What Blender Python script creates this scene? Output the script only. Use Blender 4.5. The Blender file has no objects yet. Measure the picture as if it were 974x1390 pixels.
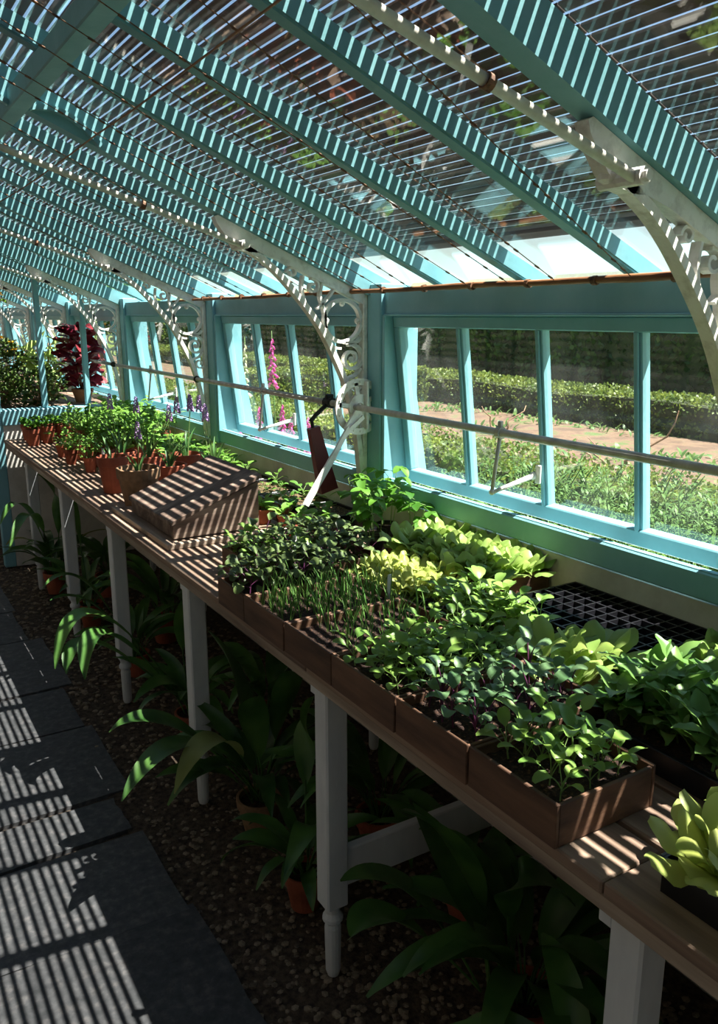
import bpy, math, random
from math import sin, cos, tan, pi, radians, sqrt, atan2, hypot
from mathutils import Vector, Matrix, noise
random.seed(7)
S = bpy.context.scene
COL = S.collection
R = random.uniform

# ------------------------------------------------------------------ mesh builder
class MB:
    def __init__(s): s.v = []; s.f = []
    def add(s, vs, fs):
        n = len(s.v); s.v += [tuple(p) for p in vs]; s.f += [tuple(i + n for i in f) for f in fs]; return s
    def box(s, x0, x1, y0, y1, z0, z1, M=None):
        vs = [Vector(p) for p in ((x0,y0,z0),(x1,y0,z0),(x1,y1,z0),(x0,y1,z0),(x0,y0,z1),(x1,y0,z1),(x1,y1,z1),(x0,y1,z1))]
        if M: vs = [M @ p for p in vs]
        return s.add(vs, [(0,3,2,1),(4,5,6,7),(0,1,5,4),(1,2,6,5),(2,3,7,6),(3,0,4,7)])
    def cbox(s, x0, x1, y0, y1, z0, z1, c=.003, M=None):
        # box with its edges chamfered
        vs = []; key = {}
        X=(x0,x1);Y=(y0,y1);Z=(z0,z1)
        for i in (0,1):
            for j in (0,1):
                for k in (0,1):
                    sx=1-2*i;sy=1-2*j;sz=1-2*k
                    for a in range(3):
                        p=[X[i]+sx*c,Y[j]+sy*c,Z[k]+sz*c]; p[a]=(X[i],Y[j],Z[k])[a]
                        key[(i,j,k,a)]=len(vs); vs.append(Vector(p))
        fs=[]
        for a in range(3):
            b,d=(a+1)%3,(a+2)%3
            for e in (0,1):
                q=[]
                for (m,n) in ((0,0),(1,0),(1,1),(0,1)):
                    t=[0,0,0];t[a]=e;t[b]=m;t[d]=n;q.append(key[(t[0],t[1],t[2],a)])
                fs.append(q if e else q[::-1])
        for a in range(3):          # edges running along a
            b,d=(a+1)%3,(a+2)%3
            for m in (0,1):
                for n in (0,1):
                    t0=[0,0,0];t1=[0,0,0];t1[a]=1
                    t0[b]=t1[b]=m;t0[d]=t1[d]=n
                    fs.append([key[(*t0,b)],key[(*t1,b)],key[(*t1,d)],key[(*t0,d)]])
        for i in (0,1):
            for j in (0,1):
                for k in (0,1): fs.append([key[(i,j,k,0)],key[(i,j,k,1)],key[(i,j,k,2)]])
        if M: vs=[M@p for p in vs]
        return s.add(vs,fs)
    def tube(s, pts, r, n=6, flat=None, closed=False, cap=True):
        pts=[Vector(p) for p in pts]; m=len(pts)
        rr=r if isinstance(r,(list,tuple)) else [r]*m
        ref=Vector((0,1,0)) if flat else None
        vs=[];
        up=None
        for i,p in enumerate(pts):
            if closed: t=(pts[(i+1)%m]-pts[i-1])
            else: t=pts[min(i+1,m-1)]-pts[max(i-1,0)]
            t=t.normalized() if t.length>1e-9 else Vector((0,0,1))
            if flat: a=ref
            else:
                if up is None:
                    up=Vector((0,0,1)) if abs(t.z)<.9 else Vector((1,0,0))
                a=(up-t*up.dot(t))
                a=a.normalized() if a.length>1e-6 else Vector((0,1,0))
                up=a
            b=t.cross(a).normalized()
            if flat:
                h=flat
                for (u,w) in ((-1,-1),(1,-1),(1,1),(-1,1)): vs.append(p+a*h*u+b*rr[i]*w)
            else:
                for k in range(n):
                    q=2*pi*k/n; vs.append(p+a*cos(q)*rr[i]+b*sin(q)*rr[i])
        k_=4 if flat else n
        fs=[]
        for i in range(m if closed else m-1):
            j=(i+1)%m
            for k in range(k_):
                l=(k+1)%k_; fs.append((i*k_+k,i*k_+l,j*k_+l,j*k_+k))
        if cap and not closed:
            fs.append(tuple(range(k_))[::-1]); fs.append(tuple((m-1)*k_+k for k in range(k_)))
        return s.add(vs,fs)
    def lathe(s, prof, c=(0,0,0), n=20, cap0=True, cap1=True):
        vs=[];fs=[]
        for (r,z) in prof:
            for k in range(n):
                a=2*pi*k/n; vs.append((c[0]+r*cos(a),c[1]+r*sin(a),c[2]+z))
        for i in range(len(prof)-1):
            for k in range(n):
                l=(k+1)%n; fs.append((i*n+k,i*n+l,(i+1)*n+l,(i+1)*n+k))
        if cap0: fs.append(tuple(range(n))[::-1])
        if cap1: fs.append(tuple((len(prof)-1)*n+k for k in range(n)))
        return s.add(vs,fs)
    def prism(s, poly, y0, y1):    # polygon in XZ extruded along Y
        n=len(poly)
        vs=[(x,y0,z) for x,z in poly]+[(x,y1,z) for x,z in poly]
        fs=[tuple(range(n))[::-1],tuple(range(n,2*n))]+[(i,(i+1)%n,n+(i+1)%n,n+i) for i in range(n)]
        return s.add(vs,fs)
    def prismz(s, poly, z0, z1):
        n=len(poly)
        vs=[(x,y,z0) for x,y in poly]+[(x,y,z1) for x,y in poly]
        fs=[tuple(range(n))[::-1],tuple(range(n,2*n))]+[(i,(i+1)%n,n+(i+1)%n,n+i) for i in range(n)]
        return s.add(vs,fs)
    def ball(s, c, r, sq=(1,1,1), nu=7, nv=5, jit=0):
        prof=[];vs=[];fs=[]
        for j in range(nv+1):
            ph=-pi/2+pi*j/nv
            for k in range(nu):
                a=2*pi*k/nu; q=1+R(-jit,jit)
                vs.append((c[0]+r*sq[0]*cos(ph)*cos(a)*q,c[1]+r*sq[1]*cos(ph)*sin(a)*q,c[2]+r*sq[2]*sin(ph)*q))
        for j in range(nv):
            for k in range(nu):
                l=(k+1)%nu; fs.append((j*nu+k,j*nu+l,(j+1)*nu+l,(j+1)*nu+k))
        return s.add(vs,fs)
    def mesh(s, name, mat, smooth=False, off=(0,0,0)):
        me=bpy.data.meshes.new(name)
        o=Vector(off)
        me.from_pydata([(p[0]-o[0],p[1]-o[1],p[2]-o[2]) for p in s.v],[],s.f)
        me.materials.append(mat)
        if smooth:
            me.polygons.foreach_set('use_smooth',[True]*len(me.polygons))
        me.update()
        return me
    def build(s, name, mat, parent=None, smooth=False, local=False):
        """one mesh object; vertices are given in world space unless local"""
        if parent is not None:
            off=(0,0,0) if local else wloc(parent)
            o=bpy.data.objects.new(name,s.mesh(name,mat,smooth,off)); COL.objects.link(o); o.parent=parent
        else:
            if local: off=(0,0,0)
            else:
                xs=[p[0] for p in s.v];ys=[p[1] for p in s.v];zs=[p[2] for p in s.v]
                off=((min(xs)+max(xs))/2,(min(ys)+max(ys))/2,min(zs))
            o=bpy.data.objects.new(name,s.mesh(name,mat,smooth,off)); COL.objects.link(o); o.location=off
        return o
def wloc(o):
    l=Vector(o.location)
    while o.parent: o=o.parent; l+=Vector(o.location)
    return l
def tag(o,label=None,cat=None,group=None,kind=None):
    if label: o['label']=label
    if cat: o['category']=cat
    if group: o['group']=group
    if kind: o['kind']=kind
    return o
def empty(name,loc,label,cat,group=None,kind=None,rz=0):
    o=bpy.data.objects.new(name,None); COL.objects.link(o); o.location=loc; o.rotation_euler=(0,0,rz)
    o.empty_display_size=.05
    return tag(o,label,cat,group,kind)
def dup(root,loc,rz=0,sc=1,label=None,cat=None,group=None):
    r=root.copy(); COL.objects.link(r); r.location=loc; r.rotation_euler=(0,0,rz); r.scale=(sc,sc,sc)
    if label: r['label']=label
    if cat: r['category']=cat
    if group: r['group']=group
    for ch in list(root.children):
        c=ch.copy(); COL.objects.link(c); c.parent=r
        for g in ch.children:
            d=g.copy(); COL.objects.link(d); d.parent=c
    return r

# ------------------------------------------------------------------ materials
def newmat(name):
    m=bpy.data.materials.new(name); m.use_nodes=True
    nt=m.node_tree
    for n in list(nt.nodes): nt.nodes.remove(n)
    out=nt.nodes.new('ShaderNodeOutputMaterial')
    return m,nt,out
def lin(c):
    return tuple(((x/255)/12.92 if x/255<=.04045 else ((x/255+.055)/1.055)**2.4) for x in c)+(1,)
def surf(name,c1,c2,scale=8,stretch=(1,1,1),rough=.6,detail=6,bump=.1,bscale=None,c3=None,lo=.35,hi=.65,spec=.4,rnd=0,voro=False):
    m,nt,out=newmat(name); N=nt.nodes.new; L=nt.links.new
    tc=N('ShaderNodeTexCoord'); mp=N('ShaderNodeMapping'); L(tc.outputs['Object'],mp.inputs['Vector'])
    mp.inputs['Scale'].default_value=stretch
    oi=N('ShaderNodeObjectInfo')
    vm=N('ShaderNodeVectorMath'); vm.operation='ADD'; L(mp.outputs[0],vm.inputs[0])
    mul=N('ShaderNodeMath'); mul.operation='MULTIPLY'; mul.inputs[1].default_value=37; L(oi.outputs['Random'],mul.inputs[0])
    L(mul.outputs[0],vm.inputs[1])
    if voro:
        no=N('ShaderNodeTexVoronoi'); no.inputs['Scale'].default_value=scale; fac=no.outputs['Color']
    else:
        no=N('ShaderNodeTexNoise'); no.inputs['Scale'].default_value=scale; no.inputs['Detail'].default_value=detail; no.inputs['Roughness'].default_value=.6; fac=no.outputs['Fac']
    L(vm.outputs[0],no.inputs['Vector'])
    cr=N('ShaderNodeValToRGB'); L(fac,cr.inputs[0])
    e=cr.color_ramp.elements; e[0].position=lo; e[0].color=c1; e[1].position=hi; e[1].color=c2
    if c3: x=e.new((lo+hi)/2); x.color=c3
    col=cr.outputs[0]
    if rnd:
        hs=N('ShaderNodeHueSaturation'); mr=N('ShaderNodeMapRange'); L(oi.outputs['Random'],mr.inputs[0])
        mr.inputs[3].default_value=1-rnd; mr.inputs[4].default_value=1+rnd
        L(mr.outputs[0],hs.inputs['Value']); L(col,hs.inputs['Color']); col=hs.outputs[0]
    b=N('ShaderNodeBsdfPrincipled'); L(col,b.inputs['Base Color']); b.inputs['Roughness'].default_value=rough
    b.inputs['Specular IOR Level'].default_value=spec
    if bump:
        bp=N('ShaderNodeBump'); bp.inputs['Strength'].default_value=bump; bp.inputs['Distance'].default_value=.01
        if bscale:
            n2=N('ShaderNodeTexNoise'); n2.inputs['Scale'].default_value=bscale; n2.inputs['Detail'].default_value=4; L(vm.outputs[0],n2.inputs['Vector']); L(n2.outputs['Fac'],bp.inputs['Height'])
        else: L(fac,bp.inputs['Height'])
        L(bp.outputs[0],b.inputs['Normal'])
    L(b.outputs[0],out.inputs['Surface'])
    return m
def leafm(name,c1,c2,trans=.4,rough=.42,tcol=None,scale=9,rnd=.18,spec=.35):
    m,nt,out=newmat(name); N=nt.nodes.new; L=nt.links.new
    tc=N('ShaderNodeTexCoord'); oi=N('ShaderNodeObjectInfo')
    no=N('ShaderNodeTexNoise'); no.inputs['Scale'].default_value=scale; no.inputs['Detail'].default_value=3
    vm=N('ShaderNodeVectorMath'); vm.operation='ADD'; L(tc.outputs['Object'],vm.inputs[0])
    mul=N('ShaderNodeMath'); mul.operation='MULTIPLY'; mul.inputs[1].default_value=31; L(oi.outputs['Random'],mul.inputs[0]); L(mul.outputs[0],vm.inputs[1])
    L(vm.outputs[0],no.inputs['Vector'])
    cr=N('ShaderNodeValToRGB'); L(no.outputs['Fac'],cr.inputs[0]); e=cr.color_ramp.elements
    e[0].position=.35; e[0].color=c1; e[1].position=.68; e[1].color=c2
    hs=N('ShaderNodeHueSaturation'); mr=N('ShaderNodeMapRange'); L(oi.outputs['Random'],mr.inputs[0]); mr.inputs[3].default_value=1-rnd; mr.inputs[4].default_value=1+rnd
    L(mr.outputs[0],hs.inputs['Value']); L(cr.outputs[0],hs.inputs['Color'])
    b=N('ShaderNodeBsdfPrincipled'); L(hs.outputs[0],b.inputs['Base Color']); b.inputs['Roughness'].default_value=rough; b.inputs['Specular IOR Level'].default_value=spec
    t=N('ShaderNodeBsdfTranslucent')
    if tcol: t.inputs['Color'].default_value=tcol
    else:
        g=N('ShaderNodeHueSaturation'); g.inputs['Hue'].default_value=.485; g.inputs['Saturation'].default_value=1.0; g.inputs['Value'].default_value=1.3
        L(hs.outputs[0],g.inputs['Color']); L(g.outputs[0],t.inputs['Color'])
    mx=N('ShaderNodeMixShader'); mx.inputs[0].default_value=trans; L(b.outputs[0],mx.inputs[1]); L(t.outputs[0],mx.inputs[2]); L(mx.outputs[0],out.inputs['Surface'])
    return m
def glassm(name,dirt=.04,refl=1.0):
    m,nt,out=newmat(name); N=nt.nodes.new; L=nt.links.new
    tr=N('ShaderNodeBsdfTransparent'); tr.inputs['Color'].default_value=(.975,.985,.98,1)
    gl=N('ShaderNodeBsdfGlossy'); gl.inputs['Roughness'].default_value=.01; gl.inputs['Color'].default_value=(1,1,1,1)
    fr=N('ShaderNodeFresnel'); ge=N('ShaderNodeNewGeometry'); ir=N('ShaderNodeMapRange'); L(ge.outputs['Backfacing'],ir.inputs[0]); ir.inputs[3].default_value=1.45; ir.inputs[4].default_value=1/1.45; L(ir.outputs[0],fr.inputs['IOR'])
    mu=N('ShaderNodeMath'); mu.operation='MULTIPLY'; mu.inputs[1].default_value=refl; L(fr.outputs[0],mu.inputs[0])
    m1=N('ShaderNodeMixShader'); L(mu.outputs[0],m1.inputs[0]); L(tr.outputs[0],m1.inputs[1]); L(gl.outputs[0],m1.inputs[2])
    df=N('ShaderNodeBsdfDiffuse'); df.inputs['Color'].default_value=(.75,.76,.72,1)
    tl=N('ShaderNodeBsdfTranslucent'); tl.inputs['Color'].default_value=(.8,.82,.8,1)
    m0=N('ShaderNodeMixShader'); m0.inputs[0].default_value=.6; L(df.outputs[0],m0.inputs[1]); L(tl.outputs[0],m0.inputs[2])
    no=N('ShaderNodeTexNoise'); no.inputs['Scale'].default_value=6; no.inputs['Detail'].default_value=7
    tc=N('ShaderNodeTexCoord'); L(tc.outputs['Object'],no.inputs['Vector'])
    mr=N('ShaderNodeMapRange'); L(no.outputs['Fac'],mr.inputs[0]); mr.inputs[1].default_value=.4; mr.inputs[2].default_value=.75; mr.inputs[3].default_value=dirt*.25; mr.inputs[4].default_value=dirt*2
    m2=N('ShaderNodeMixShader'); L(mr.outputs[0],m2.inputs[0]); L(m1.outputs[0],m2.inputs[1]); L(m0.outputs[0],m2.inputs[2])
    L(m2.outputs[0],out.inputs['Surface'])
    return m
M={}
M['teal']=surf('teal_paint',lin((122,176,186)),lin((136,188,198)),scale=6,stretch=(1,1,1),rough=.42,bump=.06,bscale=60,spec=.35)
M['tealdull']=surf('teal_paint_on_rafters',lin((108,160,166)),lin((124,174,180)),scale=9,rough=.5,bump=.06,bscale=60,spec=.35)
M['white']=surf('white_paint',lin((214,212,204)),lin((236,235,228)),scale=14,rough=.45,bump=.08,bscale=50)
M['iron']=surf('white_painted_iron',lin((205,200,190)),lin((238,236,228)),scale=30,rough=.42,bump=.15,bscale=120,lo=.3,hi=.5)
M['pipe']=surf('grey_white_pipe_paint',lin((176,172,162)),lin((205,202,192)),scale=30,rough=.4,bump=.05,bscale=80)
M['legs']=surf('bench_white_paint',lin((196,200,204)),lin((222,225,226)),scale=9,stretch=(1,1,.3),rough=.55,bump=.1,bscale=40)
M['wood']=surf('weathered_bench_wood',lin((92,74,62)),lin((170,148,128)),scale=22,stretch=(1,.06,1),rough=.75,bump=.35,c3=lin((135,112,95)),lo=.3,hi=.7,rnd=.12)
M['wood_light']=surf('pale_weathered_wood',lin((118,100,88)),lin((190,172,152)),scale=24,stretch=(1,.07,1),rough=.75,bump=.3,lo=.3,hi=.7,rnd=.1)
M['boxwood']=surf('dark_weathered_wood',lin((70,56,50)),lin((168,150,134)),scale=20,stretch=(.12,1,1),rough=.75,bump=.3,c3=lin((120,100,88)),lo=.3,hi=.72,rnd=.08)
M['traywood']=surf('brown_tray_wood',lin((62,42,32)),lin((120,88,66)),scale=22,stretch=(.3,.15,1),rough=.7,bump=.3,lo=.3,hi=.7,rnd=.2)
M['blind']=surf('dark_brown_lath',lin((52,38,32)),lin((82,60,50)),scale=12,stretch=(1,.1,1),rough=.8,bump=.1)
M['soil']=surf('dark_compost',lin((38,24,18)),lin((128,92,66)),scale=150,rough=.95,bump=1,lo=.42,hi=.72,c3=lin((58,38,28)))
M['slate']=surf('grey_flagstone',lin((58,60,62)),lin((108,105,104)),scale=38,rough=.6,bump=.3,bscale=30,c3=lin((76,77,79)),lo=.3,hi=.75,rnd=.1)
M['pebble']=surf('brown_pebble',lin((78,66,54)),lin((150,134,112)),scale=45,rough=.8,bump=.2,lo=.35,hi=.65)
M['earth']=surf('gravel_bed_earth',lin((40,32,26)),lin((90,76,62)),scale=60,rough=.95,bump=.6)
M['terra']=surf('terracotta',lin((130,66,46)),lin((164,88,62)),scale=16,rough=.75,bump=.1,rnd=.14)
M['terra_old']=surf('mossy_old_terracotta',lin((116,92,66)),lin((158,122,92)),scale=22,rough=.85,bump=.2)
M['black']=surf('black_plastic',(.008,.008,.01,1),(.016,.016,.02,1),scale=10,rough=.32,bump=0)
M['blackiron']=surf('black_iron',(.012,.011,.01,1),(.03,.027,.024,1),scale=40,rough=.6,bump=.2)
M['maroon']=surf('maroon_enamel',lin((92,30,34)),lin((112,40,44)),scale=12,rough=.45,bump=.05)
M['cane']=surf('brown_cane',lin((92,56,34)),lin((150,104,66)),scale=50,stretch=(1,.15,1),rough=.6,bump=.2)
M['wire']=surf('rusty_wire',lin((70,46,34)),lin((140,100,70)),scale=90,rough=.7,bump=0)
M['masonry']=surf('whitewashed_wall',lin((196,194,186)),lin((222,220,212)),scale=7,rough=.85,bump=.25,bscale=30)
M['stone']=surf('grey_brown_stone',lin((96,88,78)),lin((140,130,116)),scale=3,rough=.9,bump=.4,bscale=14)
M['grit']=surf('speckled_grit',lin((44,36,30)),lin((168,140,92)),scale=200,rough=.9,bump=.8,lo=.45,hi=.7)
M['dirt']=surf('bare_garden_soil',lin((84,68,54)),lin((64,88,42)),scale=3.5,c3=lin((104,84,66)),lo=.4,hi=.68,rough=.95,bump=.5,bscale=30)
M['lawn']=surf('garden_grass',lin((62,86,30)),lin((110,124,56)),scale=12,rough=.9,bump=.7,bscale=120)
M['twig']=surf('pale_twig',lin((112,86,64)),lin((160,130,100)),scale=30,rough=.8,bump=.2)
M['label']=surf('white_plastic_label',lin((225,225,220)),lin((238,238,234)),scale=5,rough=.4,bump=0)
M['glass']=glassm('window_glass',.014,.9)
M['rglass']=glassm('roof_glass',.006,.8)
M['cab']=leafm('cabbage_leaf',lin((92,132,58)),lin((140,172,84)),.35,.4)
M['cabblue']=leafm('blue_green_leaf',lin((78,112,72)),lin((118,148,104)),.3,.4)
M['kale']=leafm('dusky_purple_green_leaf',lin((66,82,54)),lin((112,134,76)),.3,.42)
M['purple']=leafm('purple_stem',lin((74,34,66)),lin((116,60,96)),.15,.5)
M['pale']=leafm('pale_stem',lin((128,160,90)),lin((160,186,120)),.3,.5)
M['lettuce']=leafm('lettuce_leaf',lin((128,160,78)),lin((172,194,112)),.36,.45)
M['lettuce2']=leafm('yellow_lettuce_leaf',lin((150,168,82)),lin((188,198,120)),.42,.45)
M['salad']=leafm('broad_green_leaf',lin((84,128,60)),lin((122,158,84)),.35,.4)
M['onion']=leafm('onion_blade',lin((70,118,48)),lin((116,158,80)),.3,.45)
M['bean']=leafm('bean_leaf',lin((64,116,38)),lin((104,154,56)),.45,.5)
M['herb']=leafm('seedling_leaf',lin((90,138,54)),lin((134,176,80)),.4,.45)
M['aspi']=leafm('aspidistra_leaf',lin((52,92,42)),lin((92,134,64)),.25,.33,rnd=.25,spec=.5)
M['aspilit']=leafm('pale_and_sunlit_aspidistra_leaf',lin((112,126,66)),lin((140,150,88)),.3,.4)  # paler copy: sunlit look painted on the far plant, drooping leaf's own tone
M['strap']=leafm('orchid_leaf',lin((62,104,52)),lin((96,136,78)),.3,.4)
M['violet']=leafm('violet_petals',lin((158,126,178)),lin((206,178,214)),.3,.6)
M['pink']=leafm('foxglove_petals',lin((196,70,150)),lin((220,110,180)),.4,.6,rnd=.1)
M['cream']=leafm('cream_petals',lin((210,210,180)),lin((232,230,205)),.4,.6)
M['yellow']=leafm('yellow_petals',lin((222,170,30)),lin((240,200,60)),.4,.6)
M['red']=leafm('red_petals',lin((200,48,60)),lin((220,80,90)),.4,.6)
M['coleus']=leafm('maroon_leaf',lin((78,22,30)),lin((128,44,50)),.3,.45)
M['box']=leafm('box_hedge_leaf',lin((66,92,32)),lin((118,134,54)),.3,.5,scale=5,rnd=.05)
M['boxdk']=leafm('deep_green_hedge_leaf',lin((40,66,28)),lin((84,108,50)),.2,.5,scale=2.0,rnd=.05)
M['feather']=leafm('feathery_green_leaf',lin((62,96,46)),lin((104,138,74)),.35,.5,rnd=.1)
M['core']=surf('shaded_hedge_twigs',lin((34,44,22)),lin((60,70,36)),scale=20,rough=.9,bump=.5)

# ------------------------------------------------------------------ frame constants
TA=.43; AL=math.atan(TA)
def zb(x): return 1.77-TA*(x-1)          # underside of the principal rafters
def zr(x): return 1.808-TA*(x-1)         # underside of the common rafters
def zt(x): return 1.847-TA*(x-1)         # top of rafters, glass plane
P=[-1.9+1.42*k for k in range(0,10)]     # principal positions: -1.9 -.48 .94 2.36 3.78 5.2 6.62 8.04 9.46 10.88
XW=-1.75; YE0=-1.95; YE1=10.9; XE=1.66
def beam(mb,x0,x1,y0,y1,fb,ft):
    mb.prism([(x0,fb(x0)),(x1,fb(x1)),(x1,ft(x1)),(x0,ft(x0))],y0,y1)

# ---------------- floor, path, gravel
o=MB().box(-1.75,1.62,YE0,YE1,-.12,-.015).build('floor',M['earth']); tag(o,'dark earth floor under the gravel and paving','floor',kind='structure')
# flagstones: irregular slabs
random.seed(3)
ys=[-1.9,-1.1,-.35,.32,.86,1.38,1.82,2.2,2.42,2.95,3.33,3.95,4.4,5.0,5.7,6.5,7.3,8.2,9.2,10.8]
edge=[.62,.64,.62,.63,.6,.615,.6,.575,.64,.62,.66,.6,.62,.61,.63,.6,.62,.6,.62]
for i in range(len(ys)-1):
    y0,y1=ys[i]+.005,ys[i+1]-.005
    tilt=R(-.03,.03); 
    xs=[edge[i],R(-.05,.1),-.75] if i%2 else [edge[i],R(.15,.3)-.3,-.78]
    for j in range(2):
        xa,xb=xs[j+1]+.005,xs[j]-.005
        n=5
        poly=[]
        t2=tilt if j==0 else 0
        for k in range(n): poly.append((xa+(xb-xa)*k/n,y0+R(-.003,.003)+(t2*(k/n) if j==0 else 0)))
        for k in range(n): poly.append((xb+R(-.006,.004),y0+t2+(y1-y0-t2+.0)*k/n))
        for k in range(n): poly.append((xb-(xb-xa)*k/n,y1+R(-.003,.003)))
        for k in range(n): poly.append((xa+R(-.002,.002),y1-(y1-y0)*k/n))
        h=R(-.002,.002)
        mb=MB().prismz(poly,-.03,h)
        s=mb.build('flagstone',M['slate'])
        tag(s,'grey slate flagstone at the gravel edge of the striped path' if j==0 else 'grey slate flagstone on the far left side of the path','paving slab','edge flagstones' if j==0 else 'inner flagstones','structure')
# gravel
random.seed(5)
mb=MB()
for k in range(4600):
    y=.9+(R(0,1)**1.5)*5.0; x=R(.6,1.45) if y<4 else R(.6,1.3)
    r=R(.0055,.0115)*(1 if y<3 else 1.25)
    mb.ball((x,y,-.012+R(0,.006)),r,(R(.8,1.3),R(.8,1.3),.65),6,3,.12)
o=mb.build('gravel',M['pebble']); tag(o,'brown pebble gravel between the path and the bench legs','gravel',kind='stuff')
mb=MB()
for k in range(5): mb.box(.56,1.5,-1.9+k*2.6,-1.9+(k+1)*2.6-.01,-.02,-.008)
tag(mb.build('gravel_bed',M['earth']),'dark earth bed under the gravel','gravel bed',kind='structure')

# ---------------- walls
o=MB().box(1.512,1.68,YE0,YE1,-.1,.9).build('wall_right',M['masonry']); tag(o,'low whitewashed wall under the windows','wall',kind='structure')
o=MB().box(XW-.2,XW,YE0,YE1,-.1,zt(XW)+.05).build('wall_left',M['stone']); tag(o,'tall stone back wall','wall',kind='structure')
mb=MB().prism([(XW,-.1),(1.6,-.1),(1.6,1.6),(XW,zt(XW))],YE1,YE1+.12)
o=mb.build('wall_back',M['masonry']); tag(o,'whitewashed end wall at the far end','wall',kind='structure')
mb=MB().prism([(XW,-.1),(1.6,-.1),(1.6,1.6),(XW,zt(XW))],YE0-.12,YE0)
o=mb.build('wall_front',M['masonry']); tag(o,'whitewashed end wall behind the viewer','wall',kind='structure')
# curb and header
for nm,x0,x1,z0,z1,lab in (('trim_1',1.497,1.530,.908,.970,'teal sill board along the foot of the windows'),('trim_2',1.50,1.60,1.502,1.578,'teal eaves beam above the windows')):
    mb=MB().cbox(x0,x1,YE0,YE1,z0,z1,.004)
    if nm=='trim_1': mb.cbox(1.502,1.512,YE0,YE1,.9702,.973,.001)
    else: mb.cbox(1.494,1.52,YE0,YE1,1.4975,1.505,.002)
    tag(mb.build(nm,M['teal']),lab,'beam',kind='structure')
# posts
pn=['behind the viewer, second post','behind the viewer','at the right edge of the frame','with the white gear wheel','second from the gear wheel','where the glazed partition joins','just beyond the partition','second beyond the partition','third beyond the partition','at the far end']
for i,p in enumerate(P[1:-1]):
    mb=MB().cbox(1.482,1.60,p-.09,p+.005,.905,1.60,.004).cbox(1.488,1.62,p-.105,p-.0905,.963,1.50,.002).cbox(1.486,1.61,p+.0055,p+.016,.963,1.50,.002)
    mb.prism([(1.60,.965),(1.60,1.45),(1.685,.965)],p-.08,p-.005)
    tag(mb.build('window_post',M['teal']),'teal window post '+pn[i+1],'post',None,'structure')
# ---------------- windows
LA=radians(6.8)
def sashT(p):      # local: x=outward thickness, y, z = up from the hinge
    return Matrix.Translation((1.516,p,1.497))@Matrix.Rotation(-LA,4,'Y')
wn=['behind the viewer','in the bay behind the viewer','nearest, with the garden hedge behind it','with pink foxgloves outside','third along, past the scrolled bracket','fourth along, beside the maroon plant','beyond the partition, first','beyond the partition, second','beyond the partition, last']
for i,p in enumerate(P[:-1]):
    T=sashT(p)
    e=empty('window_%d'%(i+1),(1.516,p,1.497),'tilted-open teal window '+wn[i],'window',kind='structure')
    y0,y1=.018,1.312
    bars=[.343,.659,.984]
    mb=MB().cbox(0,.034,y0,y1,-.035,0,.003,T); mb.build('top_rail',M['teal'],e)
    mb=MB().cbox(0,.034,y0,y1,-.545,-.503,.003,T); mb.build('bottom_rail',M['teal'],e)
    for (a,b) in ((y0,y0+.03),(y1-.03,y1)):
        MB().cbox(0,.034,a,b,-.503,-.035,.003,T).build('stile',M['teal'],e)
    ed=[y0+.03]+[q for b in bars for q in (b-.013,b+.013)]+[y1-.03]
    for b in bars:
        MB().cbox(.006,.034,b-.013,b+.013,-.506,-.034,.002,T).cbox(-.002,.006,b-.006,b+.006,-.506,-.034,.002,T).build('glazing_bar',M['teal'],e)
    for k in range(4):
        MB().box(.018,.021,ed[2*k]-.003,ed[2*k+1]+.003,-.507,-.033,T).build('pane',M['glass'],e)

# ---------------- roof
rk=['nearest the viewer','in the middle of its bay','farthest in its bay']
bayn=['behind the viewer','just behind the viewer','over the nearest window','over the foxglove window','over the third window','over the fourth window','beyond the partition','well beyond the partition','at the far end']
for i,p in enumerate(P):
    mb=MB(); beam(mb,XW,1.56,p-.03,p+.018,zb,zt)
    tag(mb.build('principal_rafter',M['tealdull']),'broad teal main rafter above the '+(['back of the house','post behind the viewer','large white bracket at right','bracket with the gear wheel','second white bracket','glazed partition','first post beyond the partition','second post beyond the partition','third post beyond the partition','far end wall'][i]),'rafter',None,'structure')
    if i<len(P)-1:
        for k in (1,2,3):
            y=p+.355*k
            mb=MB(); beam(mb,XW,1.60,y-.020,y+.020,zr,zt)
            # small glazing rebate bead along the lower edge
            beam(mb,XW,1.58,y-.015,y+.015,lambda x:zr(x)-.004,zr)
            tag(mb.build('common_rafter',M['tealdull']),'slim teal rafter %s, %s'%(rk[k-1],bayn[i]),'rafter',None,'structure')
        # glass panes of the roof bay
        e=empty('roof_light',((XW+XE)/2,p+.71,zt(0)),'sloping roof glass '+bayn[i],'roof glass',kind='structure')
        ys_=[p+.02,p+.355,p+.71,p+1.065,p+1.39]
        for k in range(4):
            mb=MB(); beam(mb,XW,XE,ys_[k]+.002,ys_[k+1]-.002,lambda x:zt(x)+.002,lambda x:zt(x)+.005)
            mb.build('pane',M['rglass'],e)
# purlin with curved braces
for (x,z0,lab,j) in ((.448,1.994,'long teal purlin under the rafters at upper left',0),):
    mb=MB().cbox(x-.023,x+.023,YE0,YE1,z0,z0+.048,.003)
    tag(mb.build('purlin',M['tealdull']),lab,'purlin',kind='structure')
for i,p in enumerate(P[1:-1]):
    mb=MB(); pts=[]
    for k in range(9):
        t=k/8; x=.472+.17*t; pts.append((x,p-.040,2.0+.028*sin(t*pi*.55)-.10*t*t))
    mb.tube(pts,.006,flat=.010)
    pts=[(.424-.17*k/8,p-.040,2.005+.055*sin(k/8*pi*.5)) for k in range(9)]
    mb.tube(pts,.006,flat=.010)
    tag(mb.build('rafter_brace',M['tealdull']),'curved teal iron strap joining purlin and main rafter '+pn[i+1].replace('at the right','near the right'),'brace',None,'structure')

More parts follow.
